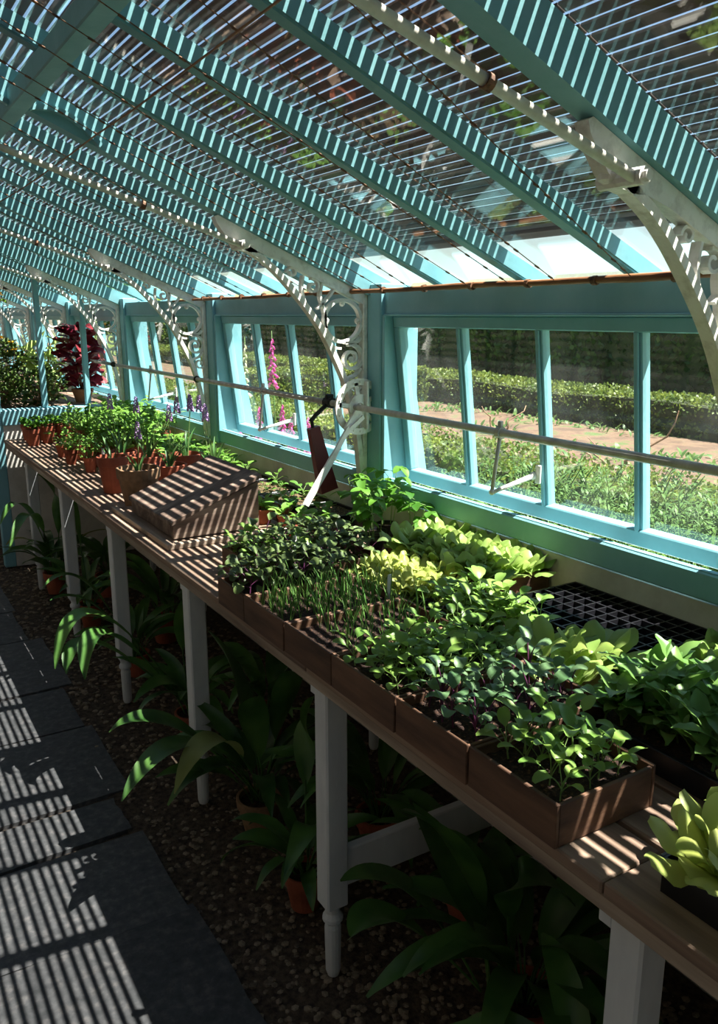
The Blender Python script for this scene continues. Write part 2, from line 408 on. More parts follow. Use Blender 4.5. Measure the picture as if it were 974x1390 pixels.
# ---------------- lath blinds
PIT=.0246/ math.sqrt(1+TA*TA)
random.seed(11)
BL=[]
for i,p in enumerate(P[:-1]):
    e=empty('lath_blind',((XW+1.43)/2,p+.71,zt(0)+.03),'roller blind of dark laths outside the roof glass, '+bayn[i],'blind','lath blinds over the roof')
    mb=MB(); x=XW+.1; k=0
    nlast=int((1.425-x)/PIT)
    for k in range(nlast):
        xx=x+k*PIT
        w=.0171*cos(AL)
        dx=R(-.0006,.0006)
        if R(0,1)<.04: dx+=R(-.002,.002)
        a,b=xx+dx,xx+dx+w
        sag=R(-.001,.001)
        mb.prism([(a,zt(a)+.03),(b,zt(b)+.03),(b,zt(b)+.0335),(a,zt(a)+.0335)],p+.001,p+1.419)
    mb.build('lath',M['blind'],e)
    mb=MB()
    for y in (p+.22,p+.71,p+1.2):
        mb.tube([(XW+.1,y,zt(XW+.1)+.0275),(1.42,y,zt(1.42)+.0275)],.0016,5)
    mb.build('cord',M['wire'],e)
    mb=MB().prism([(1.425,zt(1.425)+.026),(1.45,zt(1.45)+.026),(1.45,zt(1.45)+.036),(1.425,zt(1.425)+.036)],p+.002,p+1.418); mb.build('bottom_rail',M['blind'],e)

# ---------------- brackets
def spiral(cx,cz,r0,r1,a0,a1,n,p):
    return [(cx+(r0+(r1-r0)*k/n)*cos(a0+(a1-a0)*k/n),p,cz+(r0+(r1-r0)*k/n)*sin(a0+(a1-a0)*k/n)) for k in range(n+1)]
def smoothp(pts,sub=5):
    out=[];n=len(pts)
    for i in range(n-1):
        p0=Vector(pts[max(i-1,0)]);p1=Vector(pts[i]);p2=Vector(pts[i+1]);p3=Vector(pts[min(i+2,n-1)])
        for k in range(sub):
            t=k/sub
            out.append(.5*((2*p1)+(p2-p0)*t+(2*p0-5*p1+4*p2-p3)*t*t+(3*p1-p0-3*p2+p3)*t**3))
    out.append(Vector(pts[-1])); return out
def bracket(p,label):
    e=empty('iron_bracket',(1.475,p,.93),label,'bracket','scrolled white brackets')
    q=p+.0
    h=.010
    mb=MB().cbox(1.464,1.482,q-.016,q+.016,.93,1.56,.003); mb.build('upright',M['iron'],e)
    mb=MB(); mb.prism([(.972,zb(.972)-.001),(1.48,zb(1.48)-.001),(1.48,zb(1.48)-.034),(1.16,zb(1.16)-.036),(1.10,zb(1.10)-.045),(1.07,zb(1.07)-.058),(1.035,zb(1.035)-.066),(1.01,zb(1.01)-.058),(.985,zb(.985)-.04),(.968,zb(.968)-.025),(.962,zb(.962)-.010)],q-.014,q+.014); mb.build('top_plate',M['iron'],e)
    mb=MB(); cur=smoothp([(1.05,q,1.700),(1.127,q,1.655),(1.205,q,1.585),(1.305,q,1.468),(1.375,q,1.344),(1.412,q,1.258),(1.445,q,1.13),(1.466,q,.96)],5)
    mb.tube(cur,.0085,flat=.014); mb.build('brace',M['iron'],e)
    mb=MB()
    cx,cz=1.393,1.482
    mb.tube([(cx+.068*cos(a*pi/14),q,cz+.066*sin(a*pi/14)) for a in range(28)],.0055,flat=h,closed=True)
    for a in (0,pi/2,pi): mb.ball((cx+.058*cos(a),q,cz+.056*sin(a)),.011,(1,.8,1),8,5)
    mb.build('ring',M['iron'],e,smooth=False)
    mb=MB()
    mb.tube(spiral(1.427,1.362,.010,.046,-.5*pi,2.6*pi,34,q),[.0035+.002*k/34 for k in range(35)],flat=h)
    mb.ball((1.427,q,1.358),.011,(1,.8,1),8,5)
    mb.tube(spiral(1.445,1.278,.006,.028,-.3*pi,2.2*pi,24,q),.0032,flat=h*.8)
    mb.tube(smoothp([(1.385,q,1.395),(1.36,q,1.40),(1.335,q,1.425)],4),.004,flat=h)
    mb.tube(smoothp([(1.46,q,1.33),(1.445,q,1.31),(1.42,q,1.30),(1.40,q,1.29)],4),.004,flat=h)
    mb.tube(smoothp([(1.462,q,1.43),(1.445,q,1.415),(1.40,q,1.412)],4),.0045,flat=h)
    mb.tube(spiral(1.285,1.588,.006,.024,.2*pi,2.6*pi,22,q),.0034,flat=h)
    mb.tube(spiral(1.212,1.628,.005,.017,.8*pi,3.0*pi,20,q),.003,flat=h)
    mb.tube(smoothp([(1.318,q,1.60),(1.31,q,1.56),(1.325,q,1.51),(1.33,q,1.46)],4),.004,flat=h)
    mb.tube(smoothp([(1.30,q,1.52),(1.345,q,1.56),(1.375,q,1.60)],4),.0035,flat=h)
    mb.tube(smoothp([(1.25,q,1.62),(1.245,q,1.58),(1.255,q,1.54)],4),.0035,flat=h)
    mb.build('scrollwork',M['iron'],e)
    mb=MB(); mb.ball((1.03,q,zb(1.03)-.05),.018,(1.2,1.2,.8),10,6); mb.tube([(1.035,q-.062,zb(1.035)-.055),(1.035,q+.022,zb(1.035)-.055)],.0135,12); mb.tube([(1.035,q-.07,zb(1.035)-.055),(1.035,q-.062,zb(1.035)-.055)],.009,6); mb.build('rod_lug',M['iron'],e,smooth=False)
    return e
bn=['behind the viewer','cut by the right edge of the frame','carrying the gear wheel and maroon handle','above the orchids, third from the viewer','where the partition stands','first beyond the partition','second beyond the partition','third beyond the partition']
for i,p in enumerate(P[1:-1]):
    bracket(p,'white cast-iron scrolled bracket '+bn[i])
    a=Vector((1.03,p-.047,zb(1.04)-.055)); d=Vector((-cos(radians(17.8)),0,sin(radians(17.8))))
    mb=MB().tube([a,a+d*2.55],.0085,10)
    e=mb.build('tie_rod',M['pipe'],smooth=True); tag(e,'long cream rod rising left from bracket '+bn[i],'rod','tie rods under the rafters')
    mb=MB().tube([a+d*.30-d*.006,a+d*.30+d*.006],.0115,12); mb.build('clamp',M['wire'],e)

# ---------------- window pipe, stays, gear
e=empty('window_pipe',(1.42,4.5,1.206),'long grey pipe running across all the windows','pipe')
mb=MB().tube([(1.42,y,1.206) for y in (-1.6,.9,2.3)],.0105,12); mb.build('pipe_length',M['pipe'],e,smooth=True)
mb=MB().tube([(1.42,y,1.206) for y in (2.3,5.1)],.0105,12); mb.build('pipe_length',M['pipe'],e,smooth=True)
mb=MB().tube([(1.42,y,1.206) for y in (5.22,9.5)],.0105,12); mb.build('pipe_length',M['pipe'],e,smooth=True)
for p in P[1:-1]:
    MB().tube([(1.42,p-.028,1.206),(1.42,p-.018,1.206)],.016,12).build('collar',M['blackiron'],e,smooth=True)
for i,p in enumerate(P[1:-1]):
    y=p+.668
    e=empty('window_stay',(1.42,y,1.05),'jointed white window stay hanging from the pipe, window '+wn[i+1],'window stay','window stays')
    y2=y-.03
    MB().tube([(1.42,y-.008,1.206),(1.42,y+.008,1.206)],.016,12).cbox(1.414,1.426,y-.006,y+.006,1.215,1.236,.002).build('ring',M['pipe'],e)
    MB().tube([(1.42,y,1.198),(1.40,y,1.055)],.005,8).build('hanging_arm',M['pipe'],e,smooth=True)
    MB().tube([(1.40,y-.003,1.052),(1.548,p+.672,1.08)],[.0055,.0075],8).ball((1.40,y,1.052),.0085).ball((1.545,p+.671,1.08),.011).build('push_arm',M['iron'],e,smooth=True)
    MB().cbox(1.548,1.556,p+.650,p+.668,1.06,1.11,.002).build('bracket_plate',M['iron'],e)
# gear on the second bracket
p=2.36
e=empty('window_gear',(1.43,p-.03,1.1),'white perforated gear quadrant and long hand lever on the post','window opening gear')
mb=MB(); c=(1.438,1.206)
def ringc(r,n=28,a0=0,a1=2*pi): return [(c[0]+r*cos(a0+(a1-a0)*k/n),p-.034,c[1]+r*sin(a0+(a1-a0)*k/n)) for k in range(n)]
mb.tube(ringc(.082),.011,flat=.004,closed=True)
mb.tube(ringc(.028,18),.014,flat=.006,closed=True)
for a in range(5):
    t=a*2*pi/5+.5; mb.tube([(c[0]+.03*cos(t),p-.034,c[1]+.03*sin(t)),(c[0]+.08*cos(t),p-.034,c[1]+.08*sin(t))],.007,flat=.004)
for a in range(20):
    t=a*2*pi/20; mb.ball((c[0]+.082*cos(t),p-.040,c[1]+.082*sin(t)),.0035,(1,.8,1),6,4)
mb.build('gear_wheel',M['iron'],e)
mb=MB(); mb.tube([(1.44,p-.046,1.21),(1.375,p-.05,1.135)],[.012,.009],flat=.004); mb.tube([(1.44,p-.056,1.175),(1.375,p-.056,1.125)],[.006,.008],flat=.004); mb.build('lever_joint',M['iron'],e)
mb=MB(); mb.tube(smoothp([(1.385,p-.055,1.143),(1.352,p-.055,1.095),(1.32,p-.06,1.05),(1.26,p-.065,.97),(1.215,p-.065,.905)],4),[.008]*8+[.010]*9,flat=.005)
mb.build('lever',M['iron'],e)
mb=MB(); mb.cbox(1.454,1.4635,p-.055,p-.02,1.13,1.29,.003); mb.build('mounting_plate',M['iron'],e)
e=empty('hanging_hand_lever',(1.40,2.47,.93),'dark maroon tapered handle hanging from a black clamp on the pipe','handle')
mb=MB(); mb.tube([(1.42,2.475,1.206),(1.42,2.515,1.206)],.019,10); mb.tube([(1.41,2.495,1.20),(1.365,2.495,1.165),(1.345,2.495,1.145)],.008,8); mb.tube([(1.35,2.495,1.15),(1.352,2.49,1.11)],.006,8)
mb.cbox(1.405,1.435,2.488,2.502,1.216,1.235,.003)
mb.build('clamp',M['blackiron'],e)
T=Matrix.Translation((1.352,2.49,1.125))@Matrix.Rotation(radians(-14),4,'Y')
mb=MB(); mb.add([T@Vector(v) for v in ((-.02,-.012,0),(.02,-.012,0),(.02,.012,0),(-.02,.012,0),(-.034,-.016,-.235),(.034,-.016,-.235),(.034,.016,-.235),(-.034,.016,-.235))],[(0,1,2,3),(4,7,6,5),(0,4,5,1),(1,5,6,2),(2,6,7,3),(3,7,4,0)])
mb.build('grip',M['maroon'],e)

# ---------------- cane and training wires
random.seed(21)
mb=MB(); pts=[]
n=26
for k in range(n):
    y=.3+3.75*k/(n-1); pts.append((1.42+R(-.004,.004),y,1.568+.012*(1-k/(n-1))+R(-.002,.002)))
rr=[.0085-.0035*k/(n-1) for k in range(n)]
for k in range(2,n,4): rr[k]+=.0018
mb.tube(pts,rr,8)
e=mb.build('bamboo_cane',M['cane'],smooth=True); tag(e,'brown cane tied level under the eaves across the brackets','cane')
mb=MB()
for k in range(14):
    y=.9+.21*k; mb.tube([(1.42,y-.006,1.574),(1.42,y+.006,1.574)],.0105,8); 
mb.build('tie',M['wire'],e)
wy=[1.22,1.44,1.60,1.76,2.02,2.16,2.28,2.62,2.86,3.1,3.3,3.55,3.9]
for k,y in enumerate(wy):
    mb=MB(); y2=y-R(.25,.5); pts=[]
    for j in range(14):
        t=j/13; x=1.42-2.2*t; pts.append((x,y+(y2-y)*t,zb(x)-.012-.012*sin(pi*t)+(-.03 if False else 0)))
    mb.tube(pts,.0011,5)
    for j in range(40):
        t=(j+R(0,.6))/40; x=1.42-2.2*t; yy=y+(y2-y)*t; z=zb(x)-.012-.012*sin(pi*t)
        mb.tube([(x,yy,z),(x-.012,yy,z+.012*TA)],.0024,5)
    tag(mb.build('training_wire',M['wire']),'thin rusty training wire strung up the roof from the cane','wire','training wires under the roof')
mb=MB(); pts=[(.57,.9+3.6*k/12,zb(.57)-.03-.02*sin(pi*k/12)+R(-.003,.003)) for k in range(13)]
mb.tube(pts,.0022,5)
tag(mb.build('jute_cord',M['cane']),'long brown cord running lengthwise under the rafters','cord')

# ---------------- partition
Y0=5.232
e=empty('partition_screen',(1.1,Y0,0),'teal and white partition screen at the end of the bench','partition')
MB().box(.765,1.53,Y0+.0,Y0+.1,0,.865).build('masonry_base',M['masonry'],e)
MB().cbox(.76,1.50,Y0-.012,Y0+.11,.8655,.955,.004).build('sill_board',M['teal'],e)
for x in (1.018,1.275):
    MB().cbox(x-.015,x+.015,Y0+.02,Y0+.06,.956,zb(x)-.002,.003).build('mullion',M['teal'],e)
MB().cbox(.70,.764,Y0-.0,Y0+.07,0,zb(.73)-.002,.004).build('door_post',M['teal'],e)

# ---------------- bench
e=empty('potting_bench',(1.1,2.4,0),'long slatted potting bench with white painted turned legs','bench')
random.seed(9)
xs0=.752; wd=.118; gp=.0075
segs=[(-.35,.62),(.623,1.43),(1.433,3.06),(3.063,5.18)]
for j in range(6):
    x0=xs0+j*(wd+gp)
    for (a,b) in segs:
        MB().cbox(x0+R(0,.001),x0+wd-R(0,.001),a,b,.768+R(-.0006,.0006),.79+R(-.001,.0005),.0025).build('plank',M['wood'],e)
MB().cbox(.757,.779,-.35,5.18,.742,.7672,.002).build('front_rail',M['wood_light'],e)
MB().cbox(1.47,1.492,-.35,5.18,.70,.7672,.002).build('back_rail',M['legs'],e)
for y in (.60,1.42,2.24,3.06,3.88,4.70):
    for x in (.806,1.445):
        mb=MB(); w=.027
        mb.cbox(x-w,x+w,y-w,y+w,.19,.7415,.004)
        mb.lathe([(.014,0),(.0175,.012),(.019,.10),(.0195,.13),(.016,.14),(.024,.15),(.024,.158),(.017,.17),(.0225,.195)],(x,y,0),14)
        mb.build('leg',M['legs'],e)
    if y<2: MB().cbox(.831,1.420,y-.012,y+.012,.23,.325,.003).build('stretcher',M['legs'],e)
    MB().cbox(.782,1.468,y+.0245,y+.05,.70,.767,.003).build('cross_rail',M['legs'],e)

# ------------------------------------------------------------------ plants
def wprof(kind,t):
    if kind=='oval': return sin(pi*min(1,t*.95+.03))**.5*(1-.1*t)
    if kind=='spoon': return (sin(pi*min(1,max(0,(t-.05)/.96)))**.55) if t<1 else 0
    if kind=='obov': return max(0,(t**.7)*(1-t**5))*1.15
    if kind=='lance': return sin(pi*t**.8)**.75 if 0<t<1 else 0
    if kind=='strap': return (1-t**3)*min(1,.45+t*2.2)
    if kind=='lett': return (.28+.72*min(1,t/.6)**1.2)*(max(0,1-max(0,(t-.6)/.4)**2.6))**.5
    if kind=='heart': return (t*3)**.4*(1-t)**.75*1.1 if 0<t<1 else 0
    return 1
def leaf(mb,base,az,el,L,W,bend=1.0,shape='oval',cup=.25,wave=0,ns=6,nc=2,roll=0,wf=3,tipc=0):
    """a leaf blade: base point, azimuth, start elevation, length, half width"""
    p=Vector(base); vs=[];fs=[]; e=el
    side=Vector((-sin(az),cos(az),0))
    ph=R(0,6.28)
    T_=[(.45*i/ns+.55*sin(pi/2*i/ns)) for i in range(ns+1)]
    for i in range(ns+1):
        t=T_[i]; dt=(T_[min(i+1,ns)]-t)
        d=Vector((cos(az)*cos(e),sin(az)*cos(e),sin(e)))
        nrm=side.cross(d)*-1
        nrm=d.cross(side)
        sd=side*cos(roll)+nrm*sin(roll); nn=d.cross(sd)
        w=W*max(.02,wprof(shape,t)) if 0<i<ns else W*(.1 if i==0 or shape in ('lance','strap','heart') else .3)
        for k in range(-nc,nc+1):
            s_=k/nc
            off=-cup*w*abs(s_)**1.6
            if wave: off+=wave*W*sin(t*wf*6.28+ph+(1 if s_>0 else 2.4))*abs(s_)**2
            vs.append(p+sd*w*s_-nn*off)
        p=p+d*(L*dt); e-=bend*dt
    m=2*nc+1
    for i in range(ns):
        for k in range(m-1): fs.append((i*m+k,i*m+k+1,(i+1)*m+k+1,(i+1)*m+k))
    mb.add(vs,fs); return p
def stalk(mb,base,az,el,L,r,bend=.3,n=4,seg=4):
    p=Vector(base); e=el; pts=[p.copy()]
    for i in range(n):
        d=Vector((cos(az)*cos(e),sin(az)*cos(e),sin(e))); p=p+d*(L/n); pts.append(p.copy()); e-=bend/n
    mb.tube(pts,[r*(1-.35*i/n) for i in range(n+1)],seg,cap=False); return p,e
def plant(name,label,cat,group=None,loc=(0,0,0)):
    return empty(name,loc,label,cat,group)
def seedling(nl,h,L,W,shape='spoon',lean=.35,leafmat='cab',stemmat='pale',cup=.2,sd=0,el0=1.15,pet=.5,bend=1.0,wave=0,stemr=.0016):
    """meshes (stem, leaves) of a young plant"""
    random.seed(sd)
    st=MB(); lf=MB()
    top,_=stalk(st,(0,0,-.004),R(0,6.28),1.45,h*.5,stemr,.1)
    a0=R(0,6.28)
    for k in range(nl):
        a=a0+k*2.4+R(-.3,.3); f=(k+.5)/nl
        b=Vector((0,0,0)).lerp(top,.35+.65*f)
        e=el0-.75*(1-f)*lean*2+R(-.15,.15)
        q,e2=stalk(st,b,a,e,L*pet*R(.8,1.25)+h*.18*f,stemr*.75,.35,3)
        leaf(lf,q,a+R(-.25,.25),e2-.1,L*R(.75,1.1),W*R(.8,1.1),bend*R(.6,1.3),shape,cup*R(.3,1.6),wave,5,2,R(-.35,.35))
    return st,lf
def mk(name,st,lf,sm,lm,label,cat,group):
    e=empty(name,(0,0,0),label,cat,group)
    st.build('stem',M[sm],e,smooth=True,local=True); lf.build('leaf_cluster',M[lm],e,smooth=True,local=True)
    return e
class Kit:      # a few variants of one plant; the first use of each moves the original
    def __init__(s,protos): s.p=protos; s.used=[False]*len(protos)
    def put(s,x,y,z,sc=1,rz=None,label=None,group=None,cat=None):
        i=random.randrange(len(s.p)); rz=R(0,6.28) if rz is None else rz
        if not s.used[i]:
            s.used[i]=True; o=s.p[i]; o.location=(x,y,z); o.rotation_euler=(0,0,rz); o.scale=(sc,)*3
            if label:o['label']=label
            if group:o['group']=group
            if cat:o['category']=cat
            return o
        return dup(s.p[i],(x,y,z),rz,sc,label,cat,group)
    def clean(s):
        for u,o in zip(s.used,s.p):
            if not u:
                for c in list(o.children): bpy.data.objects.remove(c)
                bpy.data.objects.remove(o)
def grid(x0,x1,y0,y1,nx,ny,j=.008):
    for a in range(nx):
        for b in range(ny):
            yield x0+(a+.5)*(x1-x0)/nx+R(-j,j), y0+(b+.5)*(y1-y0)/ny+R(-j,j)

def wooden_tray(x0,x1,y0,y1,label,h=.068,z=.7905,soil='soil',fill=.048,group='wooden seed trays',th=.007):
    e=empty('wooden_seed_tray',((x0+x1)/2,(y0+y1)/2,z),label,'seed tray',group)
    MB().cbox(x0,x0+th,y0,y1,z,z+h,.0012).build('side_board',M['traywood'],e)
    MB().cbox(x1-th,x1,y0,y1,z,z+h,.0012).build('side_board',M['traywood'],e)
    MB().cbox(x0+th,x1-th,y0+.0005,y0+th,z,z+h-.002,.0012).build('end_board',M['traywood'],e)
    MB().cbox(x0+th,x1-th,y1-th,y1-.0005,z,z+h-.002,.0012).build('end_board',M['traywood'],e)
    mb=MB(); nx=14;ny=14; vs=[];fs=[]
    for a in range(nx+1):
        for b in range(ny+1):
            vs.append((x0+th+(x1-x0-2*th)*a/nx,y0+th+(y1-y0-2*th)*b/ny,z+fill+R(-.003,.004)))
    for a in range(nx):
        for b in range(ny): fs.append((a*(ny+1)+b,(a+1)*(ny+1)+b,(a+1)*(ny+1)+b+1,a*(ny+1)+b+1))
    mb.add(vs,fs); mb.box(x0+th,x1-th,y0+th,y1-th,z+.001,z+fill-.006)
    mb.build('compost',M[soil],e,smooth=False)
    return z+fill
def plastic_tray(x0,x1,y0,y1,label,h=.045,z=.7905,soil='soil',fill=.036,group='black plastic trays',rz=0):
    cx,cy=(x0+x1)/2,(y0+y1)/2
    e=empty('plastic_tray',(cx,cy,z),label,'tray',group,rz=rz)
    a,b=(x1-x0)/2,(y1-y0)/2; t=.003
    mb=MB()
    mb.box(-a,a,-b,b,0,.003); mb.box(-a,-a+t,-b,b,.003,h); mb.box(a-t,a,-b,b,.003,h); mb.box(-a+t,a-t,-b,-b+t,.003,h); mb.box(-a+t,a-t,b-t,b,.003,h)
    mb.cbox(-a-.006,-a,-b-.006,b+.006,h-.004,h,.001); mb.cbox(a,a+.006,-b-.006,b+.006,h-.004,h,.001); mb.cbox(-a,a,-b-.006,-b,h-.004,h,.001); mb.cbox(-a,a,b,b+.006,h-.004,h,.001)
    mb.build('shell',M['black'],e,local=True)
    if soil:
        mb=MB(); n=12; vs=[];fs=[]
        for i in range(n+1):
            for j in range(n+1): vs.append((-a+t+(2*a-2*t)*i/n,-b+t+(2*b-2*t)*j/n,fill+R(-.003,.003)))
        for i in range(n):
            for j in range(n): fs.append((i*(n+1)+j,(i+1)*(n+1)+j,(i+1)*(n+1)+j+1,i*(n+1)+j+1))
        mb.add(vs,fs); mb.build('compost',M[soil],e,local=True)
    return z+fill

# front row of wooden trays
TR=[(.745,.945,.700,.886,'wooden seed tray nearest the viewer, on the bench edge, holding young cabbages'),
    (.742,1.050,.889,1.081,'wooden seed tray of purple-stemmed brassicas, second from the viewer'),
    (.740,1.055,1.084,1.301,'wooden seed tray of dense green brassica seedlings, third from the viewer'),
    (.740,1.050,1.304,1.505,'wooden seed tray with mossy compost and thin onions, fourth from the viewer'),
    (.738,1.050,1.508,1.712,'wooden seed tray of onion blades in front of the dusky kale'),
    (.738,1.045,1.715,1.872,'wooden seed tray of dusky kale, farthest of the front row')]
zs=[wooden_tray(*t[:4],t[4],fill=.048) for t in TR]
Z=.8385
random.seed(31)
# cabbages, nearest
cabs=Kit([mk('cabbage_seedling',*seedling(5,.065,.038,.012,'oval',.3,sd=100+i,el0=1.35,pet=.6,cup=.3,bend=1.3),'pale','cab','','seedling','') for i in range(5)])
random.seed(32)
for x,y in grid(.77,.925,.715,.872,4,4,.012):
    cabs.put(x,y,Z,R(.8,1.25),None,'young round-leaved cabbage seedling in the seed tray nearest the viewer','cabbage seedlings in the nearest tray','seedling')
# purple stemmed
pur=Kit([mk('purple_cabbage_seedling',*seedling(5,.085,.038,.0125,'oval',.28,sd=120+i,el0=1.4,pet=.6,cup=.3,stemr=.0019,bend=1.3),'purple','cabblue','','seedling','') for i in range(4)])
for x,y in grid(.765,1.03,.905,1.065,7,4,.01):
    if R(0,1)<.9: pur.put(x,y,Z,R(.75,1.2),None,'purple-stemmed brassica seedling in the second wooden tray from the viewer','purple-stemmed seedlings','seedling')
den=Kit([mk('brassica_seedling',*seedling(6,.075,.032,.0115,'spoon',.4,sd=140+i,el0=1.25,pet=.6,cup=.22),'pale','cab','','seedling','') for i in range(5)])
for x,y in grid(.765,1.045,1.10,1.29,9,6,.007):
    if x<.82 and y>1.2: 
        if R(0,1)<.6: continue
    den.put(x,y,Z,R(.7,1.15),None,'green brassica seedling crowded in the third wooden tray from the viewer','dense green seedlings','seedling')
# onions
def onion(sd,h):
    random.seed(sd); mb=MB()
    for k in range(3):
        a=R(0,6.28); leaf(mb,(R(-.002,.002),R(-.002,.002),-.003),a,R(1.25,1.5),h*R(.7,1.1),.0016,R(.1,.7),'strap',.5,0,5,1)
    return mb.build('onion_seedling',M['onion'],smooth=True,local=True)
oni=Kit([onion(160+i,.085) for i in range(5)])
random.seed(33)
for x,y in grid(.755,1.035,1.52,1.70,12,8,.007):
    if R(0,1)<.85: oni.put(x,y,Z,R(.75,1.25),None,'thin onion seedling blade in the tray in front of the dusky kale','onion seedlings in the fifth tray','seedling')
for x,y in grid(.80,1.035,1.33,1.495,9,5,.008):
    if R(0,1)<.75: oni.put(x,y,Z,R(.7,1.2),None,'thin onion seedling blade in the mossy fourth tray','onion seedlings in the mossy tray','seedling')
kal=Kit([mk('kale_seedling',*seedling(6,.10,.036,.015,'oval',.4,sd=180+i,el0=1.2,pet=.6,cup=.3,bend=1.4,stemr=.0016),'purple','kale','','seedling','') for i in range(5)])
random.seed(34)
for x,y in grid(.755,1.03,1.735,1.86,9,4,.008):
    kal.put(x,y,Z,R(.8,1.15),None,'dusky kale seedling with purple stem in the farthest front-row tray','kale seedlings','seedling')
# second row behind: kale pots and mixed seedlings
zz=wooden_tray(1.055,1.20,1.83,2.12,'wooden seed tray of dusky seedlings behind the front row, beside the boarded box',group='wooden seed trays')
for x,y in grid(1.065,1.19,1.84,2.11,5,7,.008):
    kal.put(x,y,zz,R(.75,1.1),None,'dusky kale seedling in the tray behind the front row','kale seedlings, second row','seedling')
zz=wooden_tray(.86,1.05,1.88,2.14,'wooden seed tray of mixed seedlings between the kale and the sloping wooden box')
for x,y in grid(.875,1.04,1.89,2.13,6,6,.008):
    (kal if R(0,1)<.45 else den).put(x,y,zz,R(.8,1.15),None,'leafy seedling in the tray just in front of the sloping wooden box','mixed seedlings by the box','seedling')
# peas / greens in little pots around X 1.1-1.3, Y 2.2-2.6
def pot_mesh(e,r,h,mat='terra',rim=True):
    t=r*.12
    prof=[(r*.68,0),(r*.93,h*.74),(r*1.0,h*.75),(r*1.03,h*.99),(r*1.0,h),(r*.90,h),(r*.86,h*.86)]
    MB().lathe(prof,(0,0,0),22,True,False).build('pot',M[mat],e,smooth=False,local=True)
    mb=MB().lathe([(r*.868,h*.855),(r*.4,h*.875),(r*.02,h*.88)],(0,0,0),22,False,True); mb.build('compost',M['soil'],e,local=True)
def potted(name,label,cat,group,r,h,fn,potmat='terra',leafmat='herb'):
    e=empty(name,(0,0,0),label,cat,group); pot_mesh(e,r,h,potmat)
    for nm,mb,mat in fn(h*.86): mb.build(nm,M[mat],e,smooth=True,local=True)
    return e
def bushy(n,hh,L,W,spread,sd,mat='herb',stem='pale',shape='oval'):
    def fn(z):
        random.seed(sd); st=MB(); lf=MB()
        for k in range(n):
            a=R(0,6.28); r=R(0,spread*.5); b=(r*cos(a),r*sin(a),z)
            q,e=stalk(st,b,a,R(1.0,1.5),hh*R(.45,1),.0014,.25,3)
            for m in range(3):
                leaf(lf,q-Vector((0,0,R(0,hh*.3))),R(0,6.28),R(.1,.9),L*R(.7,1.1),W*R(.8,1.1),R(.4,1.2),shape,.2,0,4,1,R(-.4,.4))
        return [('stem',st,stem),('foliage',lf,mat)]
    return fn
random.seed(35)
ppots=Kit([potted('potted_seedling','','potted seedling','',.036,.06,bushy(5,.06,.04,.016,.04,200+i,'herb'),'terra') for i in range(4)])
for (x,y) in ((1.18,2.24),(1.27,2.2),(1.20,2.34),(1.28,2.32),(1.22,2.44),(1.17,2.53),(1.26,2.55)):
    ppots.put(x,y,.7905,R(.85,1.1),None,'small potted green seedling between the wooden box and the lever foot','small pots by the lever','potted seedling')
# black trays of grit near the wall
for (a,b,lab) in ((2.58,2.80,'nearest the maroon handle'),(2.83,3.07,'in the middle of the three'),(3.10,3.34,'farthest of the three')):
    z0=plastic_tray(1.29,1.475,a,b,'black plastic tray of speckled grit, '+lab,soil='grit',group='grit-topped trays')
z0=plastic_tray(1.33,1.475,2.36,2.55,'black plastic tray of speckled grit under the maroon handle',soil='grit',group='grit-topped trays')
her=Kit([mk('herb_seedling',*seedling(7,.055,.026,.0095,'oval',.4,sd=220+i,el0=1.15,pet=.5,cup=.2),'pale','herb','','seedling','') for i in range(5)])
random.seed(36)
for (x,y) in ((1.33,2.62),(1.42,2.7),(1.36,2.9),(1.44,2.97),(1.34,3.02),(1.40,3.18),(1.45,3.27),(1.34,3.25),(1.40,2.86),(1.44,2.64)):
    her.put(x,y,.826,R(.9,1.5),None,'lone green seedling rooted in a grit-topped black tray','seedlings in the grit trays','seedling')
# lush trays of bright seedlings further back
for (a,b,lab,n) in ((3.37,3.62,'nearest',1),(3.65,3.90,'second',2),(3.93,4.18,'third',3)):
    z0=plastic_tray(1.24,1.475,a,b,'black tray packed with bright green seedlings under the third window, %s of the row'%lab)
    for x,y in grid(1.25,1.465,a+.01,b-.01,6,6,.01):
        her.put(x,y,z0,R(1.2,1.7),None,'bright green seedling packed in the %s black tray under the third window'%lab,'bright seedlings, %s tray'%lab,'seedling')
# plug tray
e=empty('plug_tray',(1.385,1.20,.7905),'empty black plug tray of square cells beside the sill','plug tray')
x0,x1,y0,y1=1.255,1.505,1.00,1.40; nx,ny=7,12; zt_=.846
mb=MB(); 
for a in range(nx+1):
    xx=x0+(x1-x0)*a/nx; mb.box(xx-.002,xx+.002,y0,y1,zt_-.003,zt_)
for b in range(ny+1):
    yy=y0+(y1-y0)*b/ny; mb.box(x0,x1,yy-.002,yy+.002,zt_-.0035,zt_-.0005)
mb.build('grid_rim',M['black'],e)
mb=MB()
for a in range(nx):
    for b in range(ny):
        xa,xb=x0+(x1-x0)*a/nx+.002,x0+(x1-x0)*(a+1)/nx-.002; ya,yb=y0+(y1-y0)*b/ny+.002,y0+(y1-y0)*(b+1)/ny-.002
        cx,cy=(xa+xb)/2,(ya+yb)/2; w=(xb-xa)*.33; v=(yb-ya)*.33
        mb.add([(xa,ya,zt_-.003),(xb,ya,zt_-.003),(xb,yb,zt_-.003),(xa,yb,zt_-.003),(cx-w,cy-v,.7915),(cx+w,cy-v,.7915),(cx+w,cy+v,.7915),(cx-w,cy+v,.7915)],[(0,1,5,4),(1,2,6,5),(2,3,7,6),(3,0,4,7),(4,5,6,7)])
mb.box(x0-.004,x0,y0-.004,y1+.004,.7915,zt_); mb.box(x1,x1+.004,y0-.004,y1+.004,.7915,zt_); mb.box(x0,x1,y0-.004,y0,.7915,zt_); mb.box(x0,x1,y1,y1+.004,.7915,zt_)
